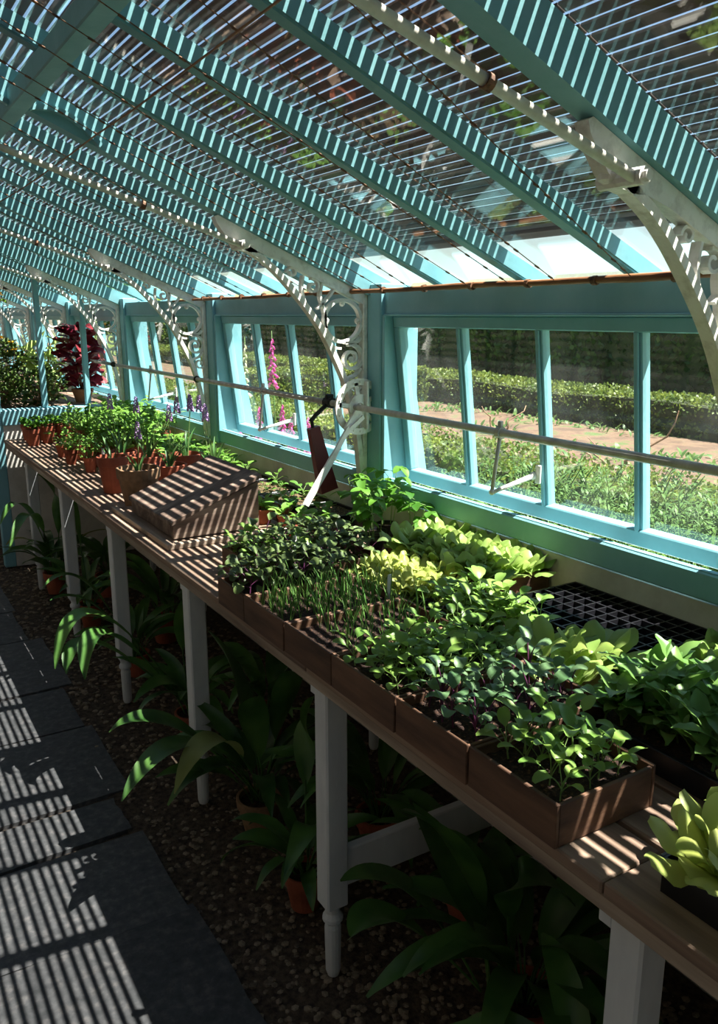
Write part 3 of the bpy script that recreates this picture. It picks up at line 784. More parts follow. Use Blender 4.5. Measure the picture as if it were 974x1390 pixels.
mb.build('cell_block',M['black'],e)
# lettuces
def lettuce(sd,n,L,W,mat,spread=1.0,up=1.2,wave=.25):
    random.seed(sd); lf=MB()
    for k in range(n):
        f=k/n; a=k*2.4+R(-.2,.2)
        el=up-.75*(1-f)*spread+R(-.1,.1)
        leaf(lf,(.006*cos(a),.006*sin(a),0),a,el,L*(1-.2*f)*R(.85,1.1),W*(1-.2*f)*R(.85,1.1),R(-.1,.7)*spread,'lett',-.35,wave,10,3,R(-.2,.2),2.5)
    o=lf.build('lettuce',M[mat],smooth=True,local=True); o['category']='lettuce'; return o
let=Kit([lettuce(240+i,14,.098,.026,'lettuce',1.0,1.32,.12) for i in range(4)])
random.seed(37)
zz=wooden_tray(1.27,1.50,1.485,1.90,'wooden tray full of bright lettuces under the window sill',group='wooden seed trays')
for x,y in grid(1.285,1.485,1.50,1.89,4,6,.01):
    let.put(x,y,zz,R(.9,1.15),None,'bright green lettuce in the wooden tray under the sill','lettuces in the wooden tray','lettuce')
fri=Kit([lettuce(260+i,17,.075,.017,'lettuce2',1.2,1.25,.35) for i in range(3)])
z0=plastic_tray(1.10,1.25,1.52,1.80,'black tray of small frilly lettuces left of the wooden lettuce tray')
for x,y in grid(1.12,1.24,1.54,1.79,3,4,.008):
    fri.put(x,y,z0,R(.9,1.2),None,'small frilly pale lettuce in the black tray left of the big lettuces','frilly lettuces','lettuce')
z0=plastic_tray(1.08,1.24,1.10,1.47,'black tray of upright brassicas between the third wooden tray and the plug tray')
for x,y in grid(1.095,1.225,1.20,1.46,4,8,.008):
    den.put(x,y,z0,R(1.0,1.45),None,'tall green seedling in the black tray beside the plug tray','tall seedlings beside the plug tray','seedling')
for (x,y,s_) in ((1.13,1.10,1.25),(1.20,1.06,1.2),(1.10,1.02,.9)):
    let.put(x,y,.815,s_,None,'broad upright lettuce between the purple-stemmed seedlings and the plug tray','upright lettuces by the plug tray','lettuce')
# right-hand group
z0=plastic_tray(1.02,1.22,.64,.92,'black tray of broad-leaved greens right of the nearest wooden tray')
def broad(sd):
    random.seed(sd); st=MB(); lf=MB()
    q,_=stalk(st,(0,0,-.004),R(0,6.28),1.4,.07,.0022,.1)
    for k in range(11):
        a=k*2.4; f=k/11; b=Vector((0,0,.01)).lerp(q,f)
        leaf(lf,b,a,R(.6,1.2),.075*R(.7,1.1),.017*R(.8,1.1),R(.5,1.4),'lance',.25,.1,7,2,R(-.3,.3))
    return st,lf
bro=Kit([mk('spinach_plant',*broad(280+i),'pale','salad','','leafy plant','') for i in range(4)])
random.seed(38)
for x,y in grid(1.03,1.21,.66,.91,5,6,.01):
    bro.put(x,y,z0,R(.8,1.15),None,'long-leaved green plant in the black tray right of the nearest cabbages','long-leaved greens','leafy plant')
z0=plastic_tray(1.27,1.48,.66,.94,'black tray of leafy lettuces against the sill at the right edge')
for x,y in grid(1.29,1.47,.68,.93,3,4,.01):
    let.put(x,y,z0,R(.8,1.1),None,'leafy lettuce in the black tray against the sill at right','lettuces by the sill','lettuce')
z0=plastic_tray(.80,1.03,.33,.57,'black tray in the bottom right corner holding yellow-green lettuces',h=.05,fill=.038)
yl=Kit([lettuce(300+i,12,.085,.021,'lettuce2',1.0,1.2,.1) for i in range(3)])
for x,y in grid(.815,1.02,.355,.56,4,3,.008):
    yl.put(x,y,z0,R(1.05,1.3),None,'yellow-green lettuce in the bottom right corner tray','yellow-green lettuces','lettuce')
# bean plants in pots
def beanp(z):
    st=MB(); lf=MB()
    for k in range(3):
        a=R(0,6.28); b=(.02*cos(a),.02*sin(a),z); h=R(.10,.19)
        q,e=stalk(st,b,a,1.45,h,.0018,.15,5)
        for j in range(4):
            c=Vector(b).lerp(q,.45+.55*j/3); aa=R(0,6.28)
            w,e=stalk(st,c,aa,R(.3,.8),.03,.001,.3,3)
            for da,l_ in ((0,.045),(1.5,.036),(-1.5,.036)):
                leaf(lf,w,aa+da,R(-.5,.2),l_*R(.9,1.2),.018,R(.3,.9),'heart',.15,0,6,2,R(-.3,.3))
    return [('stem',st,'pale'),('foliage',lf,'bean')]
random.seed(39)
bp=[(1.43,2.0,'nearest the lettuce tray'),(1.36,2.1,'in front of the bracket foot'),(1.44,2.16,'hard against the sill'),(1.31,2.02,'leftmost, over the gap in the trays'),(1.42,2.29,'closest to the window post')]
for x,y,l in bp:
    e=empty('potted_bean',(x,y,.7905),'tall green bean plant in a black pot, '+l,'bean plant','bean plants')
    MB().lathe([(.026,0),(.035,.05),(.037,.055),(.033,.055),(.031,.047)],(0,0,0),16,True,False).build('pot',M['black'],e,local=True)
    MB().lathe([(.031,.047),(.002,.05)],(0,0,0),16,False,True).build('compost',M['soil'],e,local=True)
    for nm,mb,mat in beanp(.048): mb.build(nm,M[mat],e,smooth=True,local=True)
# plant label sticks
for (x,y,h,l) in ((1.04,1.55,.075,'standing among the onion blades'),(1.1,1.38,.07,'beside the wooden lettuce tray'),(1.02,1.99,.07,'in the kale behind the front row')):
    T=Matrix.Translation((x,y,.83))@Matrix.Rotation(R(-.15,.15),4,'X')
    tag(MB().cbox(-.006,.006,-.0007,.0007,0,h,.0005,T).build('plant_label',M['label']),'white plastic plant label '+l,'plant label')
# ---------------- sloping wooden box on its board
e=empty('sloping_box',(1.0,2.66,.79),'weathered wooden box with a sloping lid on a flat board','box')
MB().cbox(.788,.81,2.40,3.03,.7905,.808,.002).build('base_frame',M['wood_light'],e)
MB().cbox(.8105,1.20,2.40,2.425,.7905,.808,.002).build('base_frame',M['wood_light'],e)
MB().cbox(.8105,1.20,2.4255,3.03,.7905,.802,.002).build('base_board',M['wood'],e)
bx0,bx1,by0,by1=.828,1.125,2.46,2.90; zf,zk=.868,.985; zb0=.8082
mb=MB().prism([(bx0,zb0),(bx1,zb0),(bx1,zk-.02),(bx0,zf-.014)],by0,by0+.018); mb.build('near_side',M['boxwood'],e)
mb=MB().prism([(bx0,zb0),(bx1,zb0),(bx1,zk-.02),(bx0,zf-.014)],by1-.018,by1); mb.build('far_side',M['boxwood'],e)
MB().cbox(bx0,bx0+.018,by0+.0185,by1-.0185,zb0,zf-.012,.002).build('front_board',M['boxwood'],e)
MB().cbox(bx1-.018,bx1,by0+.0185,by1-.0185,zb0,zk-.022,.002).build('back_board',M['boxwood'],e)
mb=MB()
sl=(zk-zf)/(bx1-bx0)
def lz(x): return zf+sl*(x-bx0)
nb=3
mb.prism([(bx0-.008,lz(bx0-.008)-.012),(bx1+.01,lz(bx1+.01)-.012),(bx1+.01,lz(bx1+.01)),(bx0-.008,lz(bx0-.008))],by0-.008,by1+.008)
mb.build('lid',M['boxwood'],e)

# ---------------- potted orchids
def orchid(n,hh,sd,nf=2):
    def fn(z):
        random.seed(sd); st=MB(); lf=MB(); fl=MB()
        for k in range(n):
            a=R(0,6.28); leaf(lf,(.008*cos(a),.008*sin(a),z),a,R(1.0,1.4),hh*R(.45,.65),.0065,R(.2,.9),'strap',.4,0,6,1)
        for k in range(nf):
            a=R(0,6.28); q,e=stalk(st,(.01*cos(a),.01*sin(a),z),a,R(1.4,1.54),hh*R(.8,1.0),.0017,.06,5)
            for j in range(34):
                t=j/33; aa=j*2.4; r=.010*(1-.75*t)+.002
                fl.ball((q.x+r*cos(aa),q.y+r*sin(aa),q.z-.012+.065*t),.0052*(1-.4*t),(1,1,1.1),5,3,.2)
        return [('stem',st,'pale'),('foliage',lf,'strap'),('flower_spike',fl,'violet')]
    return fn
OR=[(.905,3.055,.080,.150,'terra_old',1,'old mossy clay pot at the back corner of the sloping box',5),
    (.895,3.37,.062,.150,'terra',0,'tall narrow red clay pot left of the mossy pot',5),
    (1.075,3.20,.070,.125,'terra',2,'wide red clay pot behind the mossy pot',7),
    (1.225,3.10,.066,.120,'terra',2,'red clay pot at the far edge of the box lid',7),
    (1.05,3.40,.072,.135,'terra',1,'red clay pot behind the wide one, half hidden',7),
    (1.205,3.36,.070,.135,'terra',2,'red clay pot farthest right, half hidden by leaves',7),
    (1.00,3.60,.062,.130,'terra',1,'red clay pot farthest back of the orchid pots',7)]
for k,(x,y,r,h,mt,nf,l,n) in enumerate(OR):
    f=orchid(n,.25 if k else .17,320+k,max(nf,1 if k!=1 else 0))
    e=empty('potted_orchid',(x,y,.7905),'violet-spiked orchid in an '+l if l.startswith('old') else ('violet-spiked orchid in a '+l if k!=1 else 'leafy plant in a '+l),'potted orchid','potted orchids')
    pot_mesh(e,r,h,mt)
    for nm,mb,mat in f(h*.86):
        if mb.v: mb.build(nm,M[mat],e,smooth=True,local=True)
# small pots of seedlings toward the far end
random.seed(40)
sp=Kit([potted('potted_seedling','','','',.038,.085,bushy(16,.13,.034,.011,.055,340+i,'herb'),'terra') for i in range(5)])
random.seed(41)
for (x,y) in ((.925,3.87),(.965,4.0),(.90,4.14),(.975,4.24),(.91,4.38)):
    sp.put(x,y,.7905,R(.78,.92),None,'small clay pot of seedlings in the front line past the orchids, near the bench edge','front small pots past the orchids','potted seedling')
for x,y in grid(1.04,1.24,3.78,4.8,3,11,.012):
    sp.put(x,y,.7905,R(1.0,1.35),None,'clay pot of tall bright seedlings massed past the orchids','massed seedling pots','potted seedling')
for x,y in grid(1.28,1.46,4.25,5.08,2,8,.012):
    sp.put(x,y,.7905,R(1.0,1.35),None,'clay pot of bright seedlings along the sill near the partition','seedling pots along the far sill','potted seedling')
random.seed(42)
fp=Kit([potted('potted_seedling','','','',.044,.10,bushy(7,.06,.045,.018,.05,360+i,'bean'),'terra') for i in range(3)])
for x,y in ((.86,4.86),(.87,4.98),(.88,5.1),(.95,4.92),(.96,5.04),(1.04,4.94),(1.05,5.06),(1.14,4.98),(1.16,5.09)):
    fp.put(x,y,.7905,R(.9,1.05),None,'clay pot of round-leaved seedlings at the far end of the bench','clay pots at the far end of the bench','potted seedling')
tag(MB().cbox(-.006,.006,-.001,.001,0,.08,.0006,Matrix.Translation((.965,3.80,.83))@Matrix.Rotation(.2,4,'X')).build('plant_label',M['label']),'white plastic plant label in the small pots past the orchids','plant label')

# ---------------- aspidistras under the bench
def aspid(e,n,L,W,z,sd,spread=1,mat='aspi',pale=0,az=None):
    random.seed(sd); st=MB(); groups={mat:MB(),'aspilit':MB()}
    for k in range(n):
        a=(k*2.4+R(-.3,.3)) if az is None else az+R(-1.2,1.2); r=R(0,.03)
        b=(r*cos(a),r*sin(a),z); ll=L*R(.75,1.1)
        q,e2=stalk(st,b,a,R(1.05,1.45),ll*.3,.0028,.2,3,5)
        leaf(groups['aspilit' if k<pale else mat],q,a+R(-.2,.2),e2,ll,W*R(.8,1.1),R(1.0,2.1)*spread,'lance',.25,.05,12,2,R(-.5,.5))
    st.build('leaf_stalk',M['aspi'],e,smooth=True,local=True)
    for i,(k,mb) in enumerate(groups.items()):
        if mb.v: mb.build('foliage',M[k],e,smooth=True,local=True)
AS=[(.86,1.66,.055,.105,16,.20,.024,401,0,'in a red clay pot behind the nearest full leg'),
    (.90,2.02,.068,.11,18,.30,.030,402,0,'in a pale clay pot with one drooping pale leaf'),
    (1.06,1.05,.075,.12,22,.34,.034,403,0,'the largest, low in the bottom right shade'),
    (1.15,1.75,.07,.12,18,.34,.028,404,0,'tall, against the wall between the two nearest legs'),
    (.93,2.66,.062,.10,16,.27,.027,405,0,'reaching over the path edge past the second leg'),
    (.92,3.30,.058,.10,18,.24,.024,406,0,'in a red pot between third and fourth legs'),
    (.90,3.98,.06,.12,18,.26,.024,407,0,'in a red clay pot by the fourth leg'),
    (.86,4.6,.06,.12,22,.30,.026,408,3,'leaning out at the far end, catching the light'),
    (1.15,2.5,.07,.12,16,.28,.027,409,0,'tall, against the wall behind the second leg'),
    (1.15,3.6,.07,.12,16,.34,.027,410,0,'tall, in the deep shade behind the third leg'),
    (1.17,1.36,.07,.12,14,.26,.028,411,0,'in the deep shade behind the nearest full leg'),
    (1.10,4.4,.07,.12,18,.34,.027,412,0,'tall, against the wall near the partition'),
    (.95,.78,.07,.10,16,.28,.034,413,0,'in the bottom right corner, nearest the viewer')]
for (x,y,r,h,n,L,W,sd,pale,l) in AS:
    e=empty('potted_aspidistra',(x,y,0),'dark broad-leaved plant under the bench, '+l,'potted plant','foliage plants under the bench')
    pot_mesh(e,r,h,'terra' if sd!=402 else 'terra_old')
    aspid(e,n,L,W,h*.86,sd,1,'aspi',pale)

def arcleaf(mb,st,a,m,b,W):
    a,m,b=Vector(a),Vector(m),Vector(b); c=m*2-(a+b)/2
    P_=lambda t:a*(1-t)**2+c*2*t*(1-t)+b*t*t
    st.tube([P_(t/5*.3) for t in range(6)],.003,5,cap=False)
    vs=[];fs=[];ns=14
    for i in range(ns+1):
        u=i/ns; t=.27+.73*u; p=P_(t); d=(P_(min(1,t+.02))-P_(t-.02)).normalized()
        sd=d.cross(Vector((0,0,1))); sd=sd.normalized() if sd.length>.05 else Vector((0,1,0)); nn=sd.cross(d)
        w=W*(max(.03,sin(pi*u**.85)**.75) if 0<u<1 else .05)
        for k in range(-3,4):
            q=k/3; vs.append(p+sd*w*q+nn*(.28*w*abs(q)**1.5-.02*W*sin(u*9+k)))
    fs=[(i*7+k,i*7+k+1,(i+1)*7+k+1,(i+1)*7+k) for i in range(ns) for k in range(6)]
    mb.add(vs,fs)
SP={'reaching over the path edge':('aspi',.040,[((.93,2.70,.1),(.637,2.7,.514),(.466,2.62,.389)),((.93,2.69,.1),(.63,2.7,.409),(.499,2.62,.364)),((.93,2.68,.1),(.644,2.6,.475),(.53,2.5,.385)),((.93,2.66,.1),(.9,2.6,.5),(1.0,2.5,.62))]),
 'in a pale clay pot':('aspi',.042,[((.90,2.0,.1),(.676,1.95,.378),(.455,1.85,.334)),((.9,2.04,.1),(.676,2.1,.365),(.509,2.15,.368)),((.9,1.95,.12),(.837,1.9,.399),(.827,1.85,.52)),((.9,2.0,.12),(.93,1.9,.45),(.90,1.78,.60)),((.9,2.0,.12),(.88,2.08,.42),(.80,2.12,.62))]),
 'in a red clay pot behind the nearest':('aspi',.034,[((.88,1.68,.12),(.90,1.72,.427),(.913,1.7,.56)),((.85,1.68,.1),(.845,1.6,.274),(.723,1.5,.241)),((.88,1.66,.1),(.96,1.70,.42),(1.0,1.75,.60))]),
 'the largest':('aspi',.045,[((.98,1.1,.12),(.872,1.2,.331),(.699,1.2,.434)),((1.0,1.1,.12),(.924,1.1,.436),(.735,1.05,.66)),((.98,1.1,.12),(.801,1.15,.335),(.66,1.1,.40)),((1.03,1.05,.12),(.967,1.0,.45),(1.077,.95,.39)),((1.0,1.1,.12),(.946,1.1,.342),(.94,1.3,.467))]),
 'leaning out at the far end':('aspi',.034,[((.86,4.56,.1),(.728,4.5,.516),(.584,4.4,.47)),((.86,4.56,.1),(.744,4.4,.495),(.583,4.2,.379)),((.86,4.58,.1),(.874,4.45,.518),(.80,4.5,.69))]),
 'in a red clay pot by the fourth':('aspi',.03,[((.9,4.0,.1),(.862,4.0,.55),(.829,4.1,.70))]),
 'in a red pot between third':('aspi',.028,[((.92,3.35,.1),(.761,3.45,.402),(.585,3.4,.419)),((.92,3.3,.1),(.762,3.35,.332),(.591,3.3,.394))])}
for o in list(bpy.data.objects):
    if o.name.startswith('potted_aspidistra') and not o.parent:
        for key,(mt_,w_,ls) in SP.items():
            if key in o['label']:
                a_,b_=MB(),MB(); q_=Vector(o.location)
                for (p0,p1,p2) in ls: arcleaf(a_,b_,Vector(p0)-q_,Vector(p1)-q_,Vector(p2)-q_,w_)
                a_.build('long_leaf',M[mt_],o,smooth=True,local=True); b_.build('leaf_stalk',M['aspi'],o,smooth=True,local=True)
        if 'pale clay pot' in o['label']:
            a_,b_=MB(),MB(); q_=Vector(o.location)
            arcleaf(a_,b_,Vector((.9,1.97,.1))-q_,Vector((.74,1.9,.394))-q_,Vector((.589,1.85,.31))-q_,.044)
            tag(a_.build('drooping_leaf',M['aspilit'],o,smooth=True,local=True),'pale olive drooping leaf'); b_.build('leaf_stalk',M['aspi'],o,smooth=True,local=True)
# unseen vine added under the roof to the right of and behind the viewer: shades the near end of the bench
random.seed(77)
e=empty('shade_vine',(1.44,.12,.79),'unseen leafy climbing vine added to shade the near end of the bench','vine')
st=MB(); lf=MB()
for k in range(5):
    pts=[Vector((1.44,.12,.80)),Vector((1.43,.10+.05*k,1.3)),Vector((1.38,.12+.1*k,1.55)),Vector((1.2,.10+.12*k,zb(1.2)-.03)),Vector((.95,.05+.14*k,zb(.95)-.03))]
    pp=smoothp(pts,5); st.tube([v-Vector((1.44,.12,.79)) for v in pp],.003,5)
    for v in pp[9:]:
        for m in range(2):
            leaf(lf,v-Vector((1.44,.12,.79)),R(0,6.28),R(-.6,.3),R(.05,.08),.028,.6,'oval',.15,.1,5,2,R(-.4,.4))
st.build('stem',M['twig'],e,smooth=True,local=True); lf.build('foliage',M['bean'],e,smooth=True,local=True)

# ---------------- beyond the partition
random.seed(50)
e=empty('far_staging',(1.2,7.4,0),'teal plant staging beyond the partition','staging')
MB().cbox(.70,1.50,5.36,10.4,.90,.93,.004).build('top_board',M['wood'],e)
MB().cbox(.70,.72,5.36,10.4,.80,.8995,.003).build('front_rail',M['teal'],e)
for y in (5.7,7.2,8.7,10.2): MB().cbox(.81,.86,y,y+.05,0,.8995,.004).build('leg',M['legs'],e)
def shrub(e,n,rx,ry,h,L,W,mat,z=0,flow=None,nf=0,shape='oval',fl=.02):
    lf=MB(); st=MB()
    for k in range(7):
        a=R(0,6.28); st.tube([(0,0,z),(rx*.5*cos(a),ry*.5*sin(a),z+h*.5),(rx*.7*cos(a),ry*.7*sin(a),z+h*.85)],[.005,.003,.002],5)
    for k in range(n):
        a=R(0,6.28); u=R(0,1)**.5; t=R(0,1)
        w=sin(pi*(.12+.8*t))
        leaf(lf,(rx*u*w*cos(a),ry*u*w*sin(a),z+h*(.08+.9*t)),a+R(-1,1),R(-.3,.9),L*R(.7,1.2),W*R(.7,1.2),R(.2,1.3),shape,.15,0,3,1,R(-.7,.7))
    st.build('stem',M['twig'],e,smooth=True,local=True)
    lf.build('foliage',M[mat],e,smooth=True,local=True)
    if nf:
        f=MB()
        for k in range(nf):
            a=R(0,6.28); t=R(.3,1.0); c=(rx*.95*cos(a)*sin(pi*(.12+.8*t)),ry*.95*sin(a),z+h*t)
            for j in range(5):
                leaf(f,c,a+j*1.257,R(.1,.8),fl,fl*.45,.5,'oval',.3,0,3,1)
        f.build('flower',M[flow],e,smooth=True,local=True)
far=[('maroon_foliage_plant',1.36,5.75,.93,.11,.12,.46,150,.10,.036,'coleus','red',2,'maroon-leaved plant beyond the partition, beside the window','maroon plant'),
     ('pale_leaved_plant',1.17,5.95,.93,.07,.1,.40,46,.12,.034,'lettuce',None,0,'tall pale green leaves just left of the maroon plant','plant'),
     ('flowering_shrub',1.02,6.6,.93,.22,.25,.33,420,.055,.02,'boxdk','yellow',5,'dark green shrub with yellow flowers beyond the partition, nearest','shrub'),
     ('flowering_shrub',.98,7.5,.93,.24,.3,.42,420,.05,.02,'boxdk','yellow',7,'dark green shrub beyond the partition, behind the yellow-flowered one','shrub'),
     ('flowering_shrub',.95,8.6,.93,.26,.35,.50,420,.05,.02,'boxdk','red',5,'dark shrub dotted red, farthest on the staging','shrub'),
     ('green_fern',1.05,5.55,.93,.17,.16,.24,300,.05,.016,'boxdk',None,0,'dark low plant just behind the partition sill','plant'),
     ('green_fern',.84,5.75,.93,.15,.2,.24,300,.05,.016,'boxdk',None,0,'dark low plant at the left end of the partition sill','plant'),
     ('green_fern',1.22,6.5,.93,.2,.2,.28,300,.05,.016,'boxdk',None,0,'dark bushy plant behind the maroon one','plant'),
     ('green_fern',.80,6.3,.93,.2,.2,.30,300,.05,.016,'boxdk',None,0,'dark bushy plant second behind the left end of the partition sill','plant')]
for (nm,x,y,z,rx,ry,h,n,L,W,mat,fm,nf,lab,cat) in far:
    e=empty(nm,(x,y,z),lab,cat); pot_mesh(e,.05 if 'fern' in nm else .07,.06 if 'fern' in nm else .09,'terra_old'); shrub(e,n,rx,ry,h,L,W,mat,.0 if 'fern' in nm else .05,fm,nf,fl=.035)
e=empty('hanging_basket',(.86,6.7,1.5),'hanging basket of yellow and orange flowers at the left edge','hanging basket')
MB().lathe([(.03,0),(.08,.03),(.11,.08),(.115,.085)],(0,0,0),16).build('basket',M['twig'],e,local=True)
MB().tube([(0,0,.08),(0,0,zb(.86)-1.5+.02)],.003,5).build('chain',M['wire'],e,local=True)
shrub(e,260,.2,.2,.26,.05,.018,'bean',-.02,'yellow',34,fl=.04)

# ------------------------------------------------------------------ outside garden
random.seed(60)
o=MB().add([(1.7,-8,.30),(40,-8,.30),(40,60,.30),(1.7,60,.30),(1.7,-8,-.2),(40,-8,-.2),(40,60,-.2),(1.7,60,-.2)],[(0,1,2,3),(7,6,5,4),(0,4,5,1),(1,5,6,2),(2,6,7,3),(3,7,4,0)]).build('ground',M['lawn'])
tag(o,'grassy garden ground outside the windows','ground',kind='structure')
tag(MB().cbox(3.85,7.0,-6,26,.28,.315,.004).build('soil_bed',M['dirt']),'bare brown planting bed between the two clipped hedges','soil bed',kind='structure')
def hedge(name,x0,x1,y0,y1,z0,z1,n,L,W,mat,label,bump=.04,bs=1.2,face='wt'):
    e=empty(name,((x0+x1)/2,(y0+y1)/2,z0),label,'hedge')
    m=.05
    mb=MB(); ny=int((y1-y0)/.4)+2; nx=max(3,int((x1-x0)/.4)+1)
    def hz(x,y): return z1-m+bump*noise.noise(Vector((x*bs,y*bs,z1)))*1.5
    vs=[];fs=[]
    for a in range(nx+1):
        for b in range(ny+1):
            x=x0+m+(x1-x0-2*m)*a/nx; y=y0+m+(y1-y0-2*m)*b/ny; vs.append((x,y,hz(x,y)-.01))
    for a in range(nx):
        for b in range(ny): fs.append((a*(ny+1)+b,(a+1)*(ny+1)+b,(a+1)*(ny+1)+b+1,a*(ny+1)+b+1))
    mb.add(vs,fs)
    base=len(vs)
    # side skirts
    for a,rev in ((0,0),(nx,1)):
        r=[(vs[a*(ny+1)+b]) for b in range(ny+1)]
        q=r+[(p[0],p[1],z0) for p in r]; n_=ny+1
        mb.add(q,[(b,b+1,n_+b+1,n_+b) for b in range(ny)])
    for b in (0,ny):
        r=[vs[a*(ny+1)+b] for a in range(nx+1)]; q=r+[(p[0],p[1],z0) for p in r]; n_=nx+1
        mb.add(q,[(a,a+1,n_+a+1,n_+a) for a in range(nx)])
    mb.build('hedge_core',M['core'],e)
    lf=MB(); ft=(x1-x0)*(y1-y0); fw=(z1-z0)*(y1-y0); fe=(z1-z0)*(x1-x0)
    for k in range(n):
        u=R(0,ft+fw+fe*.0)
        y=y0+(y1-y0)*R(0,1)
        if u<ft: x=R(x0,x1); z=hz(x,y)+m*.6+R(-.03,.03)
        else: x=x0+R(-.02,.05)+bump*noise.noise(Vector((3,y*bs*1.5,R(0,0)))); z=z0+(z1-z0)*R(0,1); x+=bump*noise.noise(Vector((9,y*bs*2,z*bs*2)))
        a=R(0,6.28); el=R(-.5,1.3); l=L*R(.6,1.2); w=W*R(.7,1.2)
        d=Vector((cos(a)*cos(el),sin(a)*cos(el),sin(el))); s_=d.cross(Vector((R(-1,1),R(-1,1),R(-1,1)))).normalized()*w
        p=Vector((x,y,z)); lf.add([p,p+d*l*.5+s_,p+d*l,p+d*l*.5-s_],[(0,1,2,3)])
    lf.build('foliage',M[mat],e)
    return e
hedge('box_hedge',3.25,3.8,1.6,16,.30,.665,26000,.030,.011,'box','low clipped yellow-green box hedge closer to the windows',.03,2)
hedge('box_hedge',7.1,7.9,2.0,24,.30,.675,30000,.045,.017,'box','low clipped box hedge beyond the bare soil bed',.03,1.5)
hedge('tall_hedge',10.8,12.2,2.0,34,.30,1.93,32000,.12,.045,'boxdk','tall dark green hedge closing the back of the garden',.14,.7)
# cross hedge seen through the foxglove window
e=hedge('box_hedge',4.3,7.0,9.5,10.3,.30,.80,15000,.040,.015,'box','clipped green hedge running across the garden behind the foxgloves',.03,1.5)
e2=e
# its end face toward the viewer
lf=MB()
for k in range(9000):
    p=Vector((R(4.3,7.0),9.5+R(-.03,.04),R(.30,.80))); a=R(0,6.28); el=R(-.5,1.3); d=Vector((cos(a)*cos(el),sin(a)*cos(el),sin(el))); s_=d.cross(Vector((R(-1,1),R(-1,1),R(-1,1)))).normalized()*.015
    lf.add([p,p+d*.02+s_,p+d*.04,p+d*.02-s_],[(0,1,2,3)])
lf.build('foliage',M['box'],e2)
# feathery plants along the near bed
random.seed(61)
def feather(sd,h):
    random.seed(sd); e=empty('feathery_plant',(0,0,0),'','plant'); st=MB(); lf=MB()
    for k in range(30):
        a=R(0,6.28); q,el=stalk(st,(.05*cos(a),.05*sin(a),0),a,R(.95,1.5),h*R(.7,1.05),.0025,.35,5)
        for j in range(34):
            t=.2+.8*j/33; c=Vector((.05*cos(a),.05*sin(a),0)).lerp(q,t)+Vector((0,0,.06*h*sin(pi*t)))
            leaf(lf,c,R(0,6.28),R(-.1,1.1),R(.02,.042),.0042,R(.2,1),'lance',.1,0,3,1)
    st.build('stem',M['feather'],e,smooth=True,local=True); lf.build('foliage',M['feather'],e,smooth=True,local=True)
    return e
fe=Kit([feather(500+i,.40) for i in range(3)])
random.seed(62)
for x,y in grid(2.12,3.1,1.5,4.3,4,9,.06):
    if y<3.0+.2*(x-2): fe.put(x,y,.30,R(1.15,1.5),None,'feathery light green plant in the bed outside the nearest window','feathery plants outside the nearest window','plant')
for x,y in grid(2.0,3.1,4.4,7.0,3,6,.08):
    fe.put(x,y,.30,R(.4,.7),None,'feathery low green plant in the bed near the foxgloves','feathery plants near the foxgloves','plant')
# foxgloves
def foxglove(x,y,h,mat,lab,nb=22,z0=.5):
    e=empty('foxglove',(x,y,.30),lab,'foxglove','foxgloves outside'); st=MB(); fl=MB(); lf=MB()
    st.tube([(0,0,0),(.01,0,h*.5),(.005,.01,h)],[.006,.004,.002],6)
    for k in range(nb):
        t=k/nb; z=h*(z0+(.97-z0)*t); a=k*2.4; r=.034*(1-.7*t)*R(.7,1.1)
        fl.tube([(0,0,z),(r*.5*cos(a),r*.5*sin(a),z-.004),(r*cos(a),r*sin(a),z-.022)],[.003,.007*(1-.5*t),.011*(1-.65*t)],7)
    for k in range(8):
        a=k*2.4; leaf(lf,(0,0,.03+.03*k),a,.6,.16,.035,1.3,'lance',.2,0,6,2)
    st.build('stem',M['feather'],e,smooth=True,local=True); fl.build('flower_spike',M[mat],e,smooth=True,local=True); lf.build('foliage',M['herb'],e,smooth=True,local=True)
random.seed(63)
FX=[]
# directions seen through the foxglove window (pixel columns of the photograph turned into bearings)
foxglove(2.0,4.14,1.12,'pink','tall magenta foxglove outside the second window, tallest of them',z0=.74)
foxglove(2.0,4.50,1.08,'cream','pale cream foxglove left of the tall magenta one',z0=.62)
foxglove(2.0,4.62,.74,'pink','short magenta foxglove standing under the cream one',z0=.66)
foxglove(2.0,4.33,.72,'pink','short magenta foxglove left of the window stay',z0=.68)
foxglove(2.0,4.03,.76,'pink','short magenta foxglove right of the window stay',z0=.70)
foxglove(2.0,3.93,.70,'pink','short magenta foxglove above the push arm of the stay',z0=.70)
foxglove(2.0,3.74,.72,'pink','short magenta foxglove nearest the black clamp',z0=.68)
foxglove(2.0,3.90,.56,'pink','lowest magenta foxglove, near the sash bottom',z0=.74)
# twigs in the bed
random.seed(64)
def twigs(x,y,hs,lab):
    mb=MB()
    for h,dx,dy in hs:
        pts=[(x+R(-.1,.1),y+R(-.1,.1),.31)]
        for k in range(1,7): pts.append((x+dx*k/6+R(-.05,.05),y+dy*k/6+R(-.05,.05),.31+h*k/6))
        mb.tube(pts,[.014-.0018*k for k in range(7)],6)
    tag(mb.build('branching_twig',M['twig'],smooth=True),lab,'twig','pea sticks in the bed')
twigs(4.6,4.0,[(.55,.3,-.35),(.35,-.3,.1),(.3,.1,.3)],'forked bare twig in the soil bed, seen through the middle panes')
twigs(4.6,2.75,[(.75,.3,-.1),(.8,-.1,-.25),(.4,.3,.2),(.45,-.2,.2)],'tallest cluster of bare twigs in the soil bed at right')
twigs(5.6,6.3,[(.3,.2,-.1),(.3,-.2,.1)],'small bare twig far along the soil bed')
mb=MB()
for k in range(4200):
    x=R(3.9,6.95); y=R(2,12)
    if noise.noise(Vector((x*.9,y*.9,4)))<-.05: continue
    leaf(mb,(x,y,.314),R(0,6.28),R(.3,1.3),R(.05,.12),R(.012,.025),.8,'lance',.1,0,3,1)
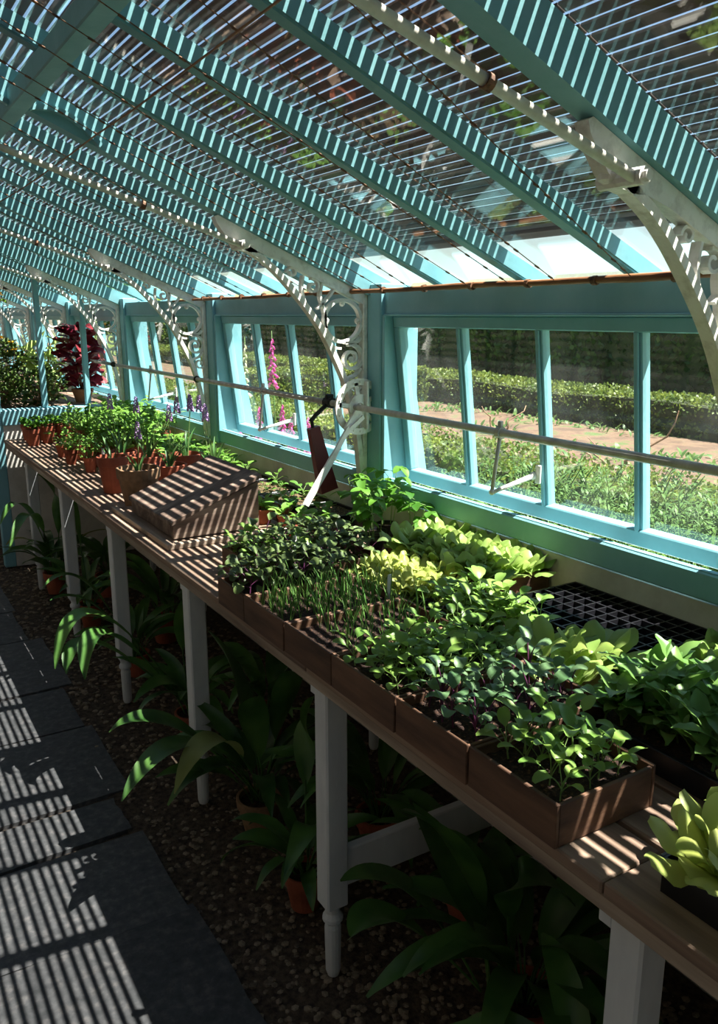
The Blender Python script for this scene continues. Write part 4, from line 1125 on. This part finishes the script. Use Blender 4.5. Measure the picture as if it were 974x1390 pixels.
tag(mb.build('weeds',M['feather'],smooth=True),'patchy green weeds over the bare soil bed','weeds',kind='stuff')
# trees behind far end, outside right, seen through the far windows
random.seed(65)
def tree(x,y,h,r,mat,lab):
    e=empty('garden_tree',(x,y,.3),lab,'tree','garden trees'); st=MB(); st.tube([(0,0,0),(.1,.05,h*.4),(.0,.1,h*.7)],[.12,.09,.05],8)
    for k in range(6):
        a=R(0,6.28); st.tube([(0,.05,h*.35),(r*.6*cos(a),r*.6*sin(a),h*.75)],[.05,.015],6)
    st.build('trunk',M['twig'],e,smooth=True,local=True); lf=MB()
    for k in range(6500):
        a=R(0,6.28); u=R(0,1)**.4; ph=R(-1.3,1.57); rr=r*u*(1+.25*noise.noise(Vector((a*2,ph*2,x))))
        p=Vector((rr*cos(ph)*cos(a),rr*cos(ph)*sin(a),h*.68+rr*.85*sin(ph)))
        d=Vector((R(-1,1),R(-1,1),R(-1,.6))).normalized(); s_=d.cross(Vector((R(-1,1),R(-1,1),R(-1,1)))).normalized()*.05
        lf.add([p,p+d*.08+s_,p+d*.17,p+d*.08-s_],[(0,1,2,3)])
    lf.build('crown',M[mat],e,local=True)
tree(8.9,30,2.7,1.2,'feather','pale round tree far along the garden, leftmost')
tree(5.7,22,2.3,1.0,'bean','rounded green tree beyond the cross hedge')

for k in (cabs,pur,den,oni,kal,ppots,her,let,fri,bro,yl,sp,fp,fe): k.clean()

# ------------------------------------------------------------------ camera, light
F=1120.; psi=atan2(711,hypot(F,267)); th=atan2(267,F)
cam=bpy.data.cameras.new('camera'); co=bpy.data.objects.new('camera',cam); COL.objects.link(co)
s_,c_=sin(psi),cos(psi); st_,ct_=sin(th),cos(th)
fw=Vector((s_*ct_,c_*ct_,-st_)); rt=Vector((c_,-s_,0)); up=rt.cross(fw)
mt=Matrix((rt,up,-fw)).transposed().to_4x4(); mt.translation=Vector((0,0,1.5)); co.matrix_world=mt
cam.sensor_fit='VERTICAL'; cam.sensor_height=36; cam.sensor_width=36*974/1390; cam.lens=F/1390*36; cam.clip_start=.02; cam.clip_end=300
S.camera=co
sd=Vector((-.39,.30,-1)).normalized()
sun=bpy.data.lights.new('sun','SUN'); sun.energy=21.0; sun.angle=radians(.42); sun.color=(1,.955,.88)
so=bpy.data.objects.new('sun',sun); COL.objects.link(so); so.rotation_euler=sd.to_track_quat('-Z','Y').to_euler(); so.location=(3,-2,8)
w=bpy.data.worlds.new('sky'); S.world=w; w.use_nodes=True; nt=w.node_tree
for n in list(nt.nodes): nt.nodes.remove(n)
sk=nt.nodes.new('ShaderNodeTexSky'); sk.sky_type='NISHITA'; sk.sun_disc=False; sk.sun_elevation=radians(64.9); sk.sun_rotation=atan2(.39,-.30)
sk.altitude=0; sk.air_density=1.2; sk.dust_density=.3; sk.ozone_density=2.2
bg=nt.nodes.new('ShaderNodeBackground'); bg.inputs[1].default_value=.15
ow=nt.nodes.new('ShaderNodeOutputWorld'); nt.links.new(sk.outputs[0],bg.inputs[0]); nt.links.new(bg.outputs[0],ow.inputs[0])
S.view_settings.view_transform='Standard'; S.view_settings.look='None'; S.view_settings.gamma=1; S.view_settings.use_curve_mapping=False
S.view_settings.exposure=.22
try: S.cycles.transparent_max_bounces=24
except Exception: pass
